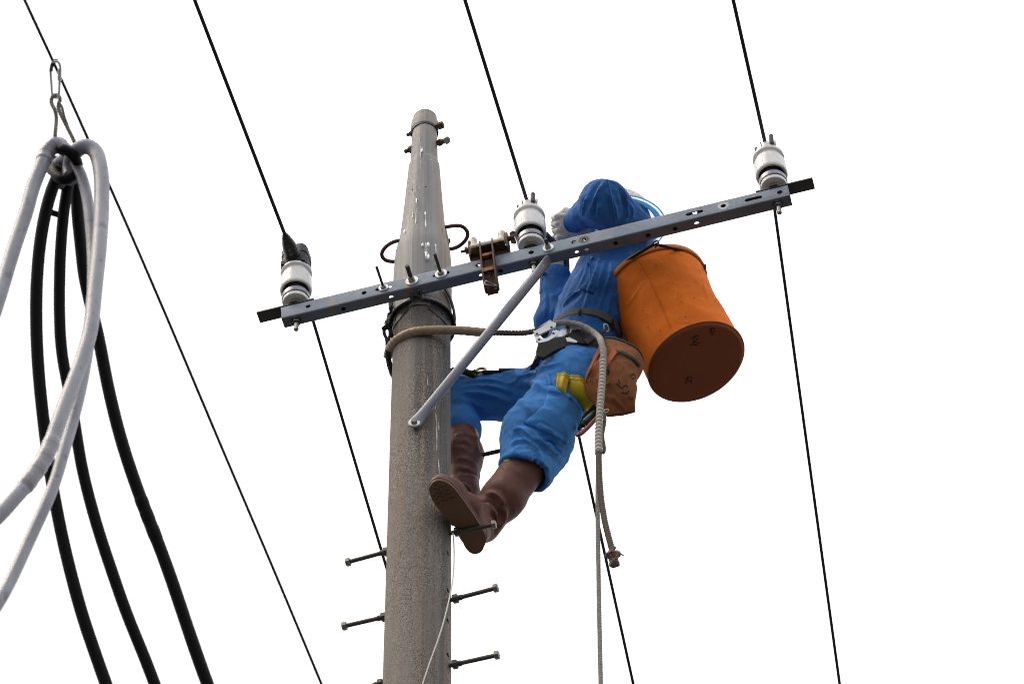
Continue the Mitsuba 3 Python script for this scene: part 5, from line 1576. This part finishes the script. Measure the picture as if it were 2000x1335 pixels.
# ---- yellow gloves in the thigh pocket
for rows_, lab in (([((1086.5, 735), (1112, 739)), ((1086, 745), (1109, 749)), ((1086, 756), (1106, 762)), ((1087, 763), (1105, 770))], 'yellow rubber glove in the thigh pocket, the narrower one on the left'),
                   ([((1113, 737), (1141, 745)), ((1111, 748), (1148, 757)), ((1107, 760), (1156, 770)), ((1106, 771), (1163, 783)), ((1119, 784), (1160, 791)), ((1136, 800), (1149, 801))], 'yellow rubber glove in the thigh pocket, the wider one on the right')):
    gk = thing('yellow_glove', lab, 'glove', 'yellow gloves in the pocket')
    R_ = []
    for (a0_, b0_) in rows_:
        c_, n_ = trs.at((a0_[0] + b0_[0]) / 2, (a0_[1] + b0_[1]) / 2, .006)
        aw, bw = A(*a0_, c_[1]), A(*b0_, c_[1])
        w_ = (bw - aw) / 2; n_ = unit(n_ - (n_ @ unit(w_)) * unit(w_))
        R_.append(np.r_[(aw + bw) / 2, w_, n_])
    R_ = np.array(R_); Q_ = CubicSpline(np.linspace(0, 1, len(R_)), R_)(np.linspace(0, 1, 40))
    at_ = np.linspace(0, 2 * np.pi, 49)[:-1]
    rg_ = [q[:3] + np.cos(at_)[:, None] * q[3:6] + (np.sin(at_) * (.0165 + .003 * np.cos(5 * at_)))[:, None] * q[6:9] for q in Q_]
    mouth = [(r_ - r_.mean(0)) * .8 + r_.mean(0) for r_ in (rg_[5], rg_[2], rg_[0])]
    gm = loft(mouth + rg_, mid0=True, mid1=True)
    add('glove', gm, 'yellow_rubber', gk, True)
    add('cuff_bead', tube(np.vstack([rg_[4] * 1.0, rg_[4][:2]]), .0024, 8), 'yellow_rubber', gk, True)
    add('cuff_bead', tube(np.vstack([rg_[0], rg_[0][:2]]), .0026, 8), 'yellow_rubber', gk, True)

# ---- hand tools below the pouch
yT = -.10
hol = thing('tool_holster', 'black leather tool holster between thigh and pouch', 'holster')
pts = [(1128, 838), (1138, 812), (1152, 796), (1168, 778), (1176, 800), (1168, 808), (1152, 812), (1140, 826), (1132, 842)]
P3 = [A(x, y, yT + .03) for x, y in pts]; o = np.mean(P3, 0); n0 = -FWD; uy = np.cross(n0, RGT)
m = trimesh.creation.extrude_polygon(Polygon([((q - o) @ RGT, (q - o) @ uy) for q in P3]).buffer(0), .02, engine='earcut'); m.vertices = o + np.asarray(m.vertices) @ np.array([RGT, uy, n0])
add('leather', m, 'webbing_black', hol)
sd_ = thing('screwdriver', 'screwdriver with a dark green handle hanging under the pouch', 'screwdriver')
a_, b_ = A(1136, 831, yT), A(1170, 800, yT); d_ = unit(b_ - a_)
add('handle', lathe([(0, .012), (.010, .012), (.013, .02), (.0135, .05), (.012, .072), (.009, .082), (0, .084)], 20, a_, d_), 'green_plastic', sd_, True)
add('end_cap', lathe([(0, 0), (.008, .001), (.0095, .005), (.0095, .012), (0, .0125)], 20, a_, d_), 'black_plastic', sd_, True)
pl_ = thing('pliers', 'pliers with a dark red handle hanging under the pouch', 'pliers')
add('handle', sweep(spline([A(1126, 851, yT - .01), A(1138, 843, yT - .01), A(1152, 830, yT - .01), A(1166, 815, yT - .01), A(1176, 806, yT - .01)], 30), circle(1, 12) * [1, .7], None, True, np.interp(np.linspace(0, 1, 30), [0, .05, .2, 1], [.005, .0085, .0085, .0065])), 'red_plastic', pl_, True)
add('jaw', sweep(spline([A(1176, 806, yT - .01), A(1184, 797, yT - .005)], 6), circle(1, 10) * [1, .6], None, True, .007), 'dark_steel', pl_, True)

# ---- canvas bucket
bk = thing('canvas_bucket', 'large orange canvas bucket with a dark base hanging at the lineman\'s back', 'bucket')
ba = unit(FWD * .74 + .673 * (-0.46 * RGT + 0.888 * UPV)); bb = AD(1360, 707, (A(1360, 707, -.02) - CAM) @ FWD)
bx = unit(RGT - (RGT @ ba) * ba); by = np.cross(ba, bx)
HB, RB0, RB1 = .400, .160, .172
tt = np.linspace(0, 1, 70); kq = 180; aq = np.arange(kq) * 2 * np.pi / kq
oval = lambda a_: 1 + .02 * np.cos(2 * a_ + .8)
rings = []
for t in tt:
    r_ = RB0 + (RB1 - RB0) * t + .004 * math.sin(math.pi * t) * -1
    r_ = r_ * oval(aq) + .016 * (meshkit.fbm(np.stack([np.cos(aq) * 2.2, np.sin(aq) * 2.2, aq * 0 + t * 3.5], 1), 3, 5) - .5) * math.sin(math.pi * min(1, t * 1.02)) ** .6
    rings.append(bb + ba * (HB * t) + r_[:, None] * (np.cos(aq)[:, None] * bx + np.sin(aq)[:, None] * by))
inn = [bb + ba * (HB * t) + (RB0 + (RB1 - RB0) * t - .006 - .022 * (t < .99)) * (np.cos(aq)[:, None] * bx + np.sin(aq)[:, None] * by) for t in (1.0, .93, .5, .03)]
side_m = loft(rings + inn, mid1=True)
v_ = np.asarray(side_m.vertices)[30 * kq:31 * kq]; n__ = vnormals(side_m)[30 * kq:31 * kq]
if ((v_ - v_.mean(0)) * n__).sum() < 0: side_m.invert()
fold(side_m, [([(1218, 603), (1238, 575), (1256, 548)], .008, .004), ([(1228, 603), (1252, 610), (1278, 614)], .007, .003), ([(1372, 532), (1379, 565), (1392, 598)], .009, .004), ([(1318, 624), (1340, 627), (1365, 620)], .007, .003)])
bkm = add('side', side_m, 'orange_canvas', bk, True)
bks = Surf(side_m)
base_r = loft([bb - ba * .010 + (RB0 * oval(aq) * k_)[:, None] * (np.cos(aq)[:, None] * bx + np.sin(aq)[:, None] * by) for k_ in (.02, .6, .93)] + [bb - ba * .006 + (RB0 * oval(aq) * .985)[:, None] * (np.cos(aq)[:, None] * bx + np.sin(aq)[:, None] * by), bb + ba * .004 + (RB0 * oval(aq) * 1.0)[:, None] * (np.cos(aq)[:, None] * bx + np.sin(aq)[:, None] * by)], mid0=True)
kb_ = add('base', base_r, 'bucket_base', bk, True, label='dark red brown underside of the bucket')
pip = bb + ba * .003 + ((RB0 + .0015) * oval(aq))[:, None] * (np.cos(aq)[:, None] * bx + np.sin(aq)[:, None] * by)
add('base_piping', tube(np.vstack([pip, pip[:2]]), .0034, 8), 'orange_trim', bk, True)
rim_ = bb + ba * (HB - .002) + ((RB1 + .003) * oval(aq))[:, None] * (np.cos(aq)[:, None] * bx + np.sin(aq)[:, None] * by)
add('rim', sweep(np.vstack([rim_, rim_[:2]]), rrect(.022, .010, .003, 2), ba, False), 'orange_trim', bk, True)
for o in (0,):
    q, nn = bks.line([(1249 + o, 512), (1270 + o, 550), (1290 + o, 592), (1309 + o, 640)], .0004, 4); add('side_seam', sweep(q, circle(1, 6) * [.5, 1], nn[0], True, .0012), 'orange_thread', bkm, True)
for x, y in ((1282, 520), (1331, 590), (1265, 641), (1289, 646), (1339, 619), (1356, 582), (1255, 607)):
    c, n_ = bks.at(x, y, 0); add('stitch_tack', tube(np.array([c + RGT * -.003, c + n_ * .002, c + RGT * .003 + UPV * .002]), .0012, 6), 'orange_thread', bkm, True)
bcol = lambda x, y, o=.0112: (lambda r_: CAM + r_ * (((bb - ba * o - CAM) @ ba) / (r_ @ ba)))(ray(x, y))
for pts in ([(1349, 660), (1366, 655)], [(1358, 655), (1357, 662)], [(1364, 659), (1357, 668), (1347, 676)], [(1352, 663), (1360, 669), (1367, 670)], [(1351, 673), (1364, 674)],
            [(1339, 741), (1349, 736), (1350, 745)], [(1344, 735), (1342, 744), (1338, 749)], [(1345, 742), (1352, 748)],
            [(1385, 645), (1394, 640), (1397, 648)], [(1387, 650), (1394, 647), (1390, 656)], [(1391, 640), (1388, 652)]):
    q = spline([bcol(x, y) for x, y in pts], 8 if len(pts) > 2 else 4); add('pen_mark', sweep(q, circle(1, 6) * [.3, 1], ba, True, .0015), 'ink_faded', kb_, True)
# hanging straps
rt = lambda x, y: bb + ba * HB + (lambda w: RB1 * unit(w - (w @ ba) * ba))(A(x, y, -.1) - (bb + ba * HB))
r1_, r2_ = rt(1312, 488), rt(1240, 520)
hk = A(1279, 477, -.25)
for e_, nm in ((r1_, 'hanging_strap'), (r2_, 'hanging_strap')):
    add(nm, strap(spline([hk, (hk + e_) / 2 + V(0, 0, .003), e_], 20), .011, .003, unit(np.cross(e_ - hk, V(0, 1, .2)))), 'webbing_black', bk, True)
add('hook', tube(spline([hk + V(.0, .01, -.005), hk + V(.012, 0, .012), hk + V(.005, .01, .03), hk + V(-.01, .02, .02)], 16), .003, 8), 'dark_steel', bk, True)
c = A(1381, 527, -.02); add('handle_tab', box(bks.at(1375, 522, .003)[0], RGT, UPV, FWD, .008, .018, .010, .002), 'dark_steel', bk)

# ---- rusty wire roller clamped on the crossarm
wr = thing('wire_roller', 'rusty wire stringing roller clamped on the crossarm beside the middle insulator', 'pulley')
s0 = front(955)
ra = lambda s, y, z: arm(s0 + s, y, z)
for ds in (-.0205, .0205):
    poly = [(-.006, .135), (-.016, .135), (-.026, .10), (-.034, .03), (-.036, -.03), (-.034, -.07), (-.030, -.115), (-.020, -.135), (-.004, -.135), (.004, -.115), (-.008, -.06), (-.010, .02), (-.008, .08), (-.002, .115)]
    add('clamp_cheek', plate(poly, ra(ds, 0, 0), AY, AZV, .005), 'rusty_steel', wr)
add('clamp_web', box(ra(0, -.022, .040), AX, AY, AZV, .036, .016, .014), 'rusty_steel', wr)
add('clamp_web', box(ra(0, -.028, -.045), AX, AY, AZV, .036, .012, .020), 'rusty_steel', wr)
add('clamp_web', box(ra(0, -.009, .0), AX, AY, AZV, .038, .006, .085), 'rusty_steel', wr)
add('lower_jaw', box(ra(0, -.004, -.10), AX, AY, AZV, .036, .018, .07), 'rusty_steel', wr)
add('clamp_screw', cyl(ra(0, -.02, -.135), ra(0, .015, -.004), .007, 12), 'rusty_steel', wr)
add('screw_loop', tube(spline([ra(-.012, -.03, -.10), ra(-.016, -.035, -.125), ra(.0, -.04, -.145), ra(.018, -.035, -.15), ra(.016, -.03, -.138), ra(0, -.032, -.122), ra(-.012, -.03, -.10)], 40), .0035, 8), 'dark_steel', wr, True)
zc_ = .118
add('cradle_back', box(ra(.004, .012, .088), AX, AY, AZV, .128, .005, .052), 'rusty_steel', wr)
add('cradle_lip', box(ra(.004, -.008, .096), AX, AY, AZV, .112, .035, .004), 'rusty_steel', wr)
for sx, lean_ in ((-.060, 0), (.066, 0)):
    add('cradle_side', plate([(-.022, -.035), (.024, -.045), (.026, .05), (.018, .068), (.004, .072), (-.012, .055), (-.020, .01)], ra(sx, .012, .118), AY, AZV, .006), 'rusty_steel', wr)
add('roller', cyl(ra(-.056, -.004, zc_), ra(.060, -.004, zc_), .0155, 24, bev=.003), 'roller_white', wr)
for sx in (-.047, .050):
    add('roller', cyl(ra(sx, .010, zc_ + .016), ra(sx, .016, zc_ + .075), .0130, 20, bev=.003), 'roller_white', wr)
add('axle', cyl(ra(-.088, -.004, zc_), ra(-.06, -.004, zc_), .0045, 12), 'dark_steel', wr)
add('axle_nut', hexnut(ra(-.074, -.004, zc_), ra(-.064, -.004, zc_), .0125), 'rusty_steel', wr)
for ds in (-.0205, .0205):
    pass
wg = add('wing_nut', cyl(ra(.069, .004, zc_ + .02), ra(.092, .004, zc_ + .02), .009, 14), 'rusty_steel', wr)
for sg in (-1, 1):
    add('wing', plate([(-.006, 0), (.006, 0), (.010, .022), (.004, .026), (-.008, .020)], ra(.086, .004, zc_ + .02), AX, sg * unit(AZV - .3 * AY), .005), 'rusty_steel', wg)

# ---- tool in the hands
ht_ = thing('hand_tool', 'dark gripping tool held between the two gloved hands at the wire', 'hand tool')
g0, g1 = WL + unit(WL - EL) * .035 + V(-.07, .03, .0), WR + unit(WR - ER) * .10 + V(.02, -.02, 0)
add('grip', sweep(spline([g0, (g0 + g1) / 2, g1, g1 + V(.01, .03, -.10)], 30), circle(.012, 12), None), 'black_plastic', ht_, True)
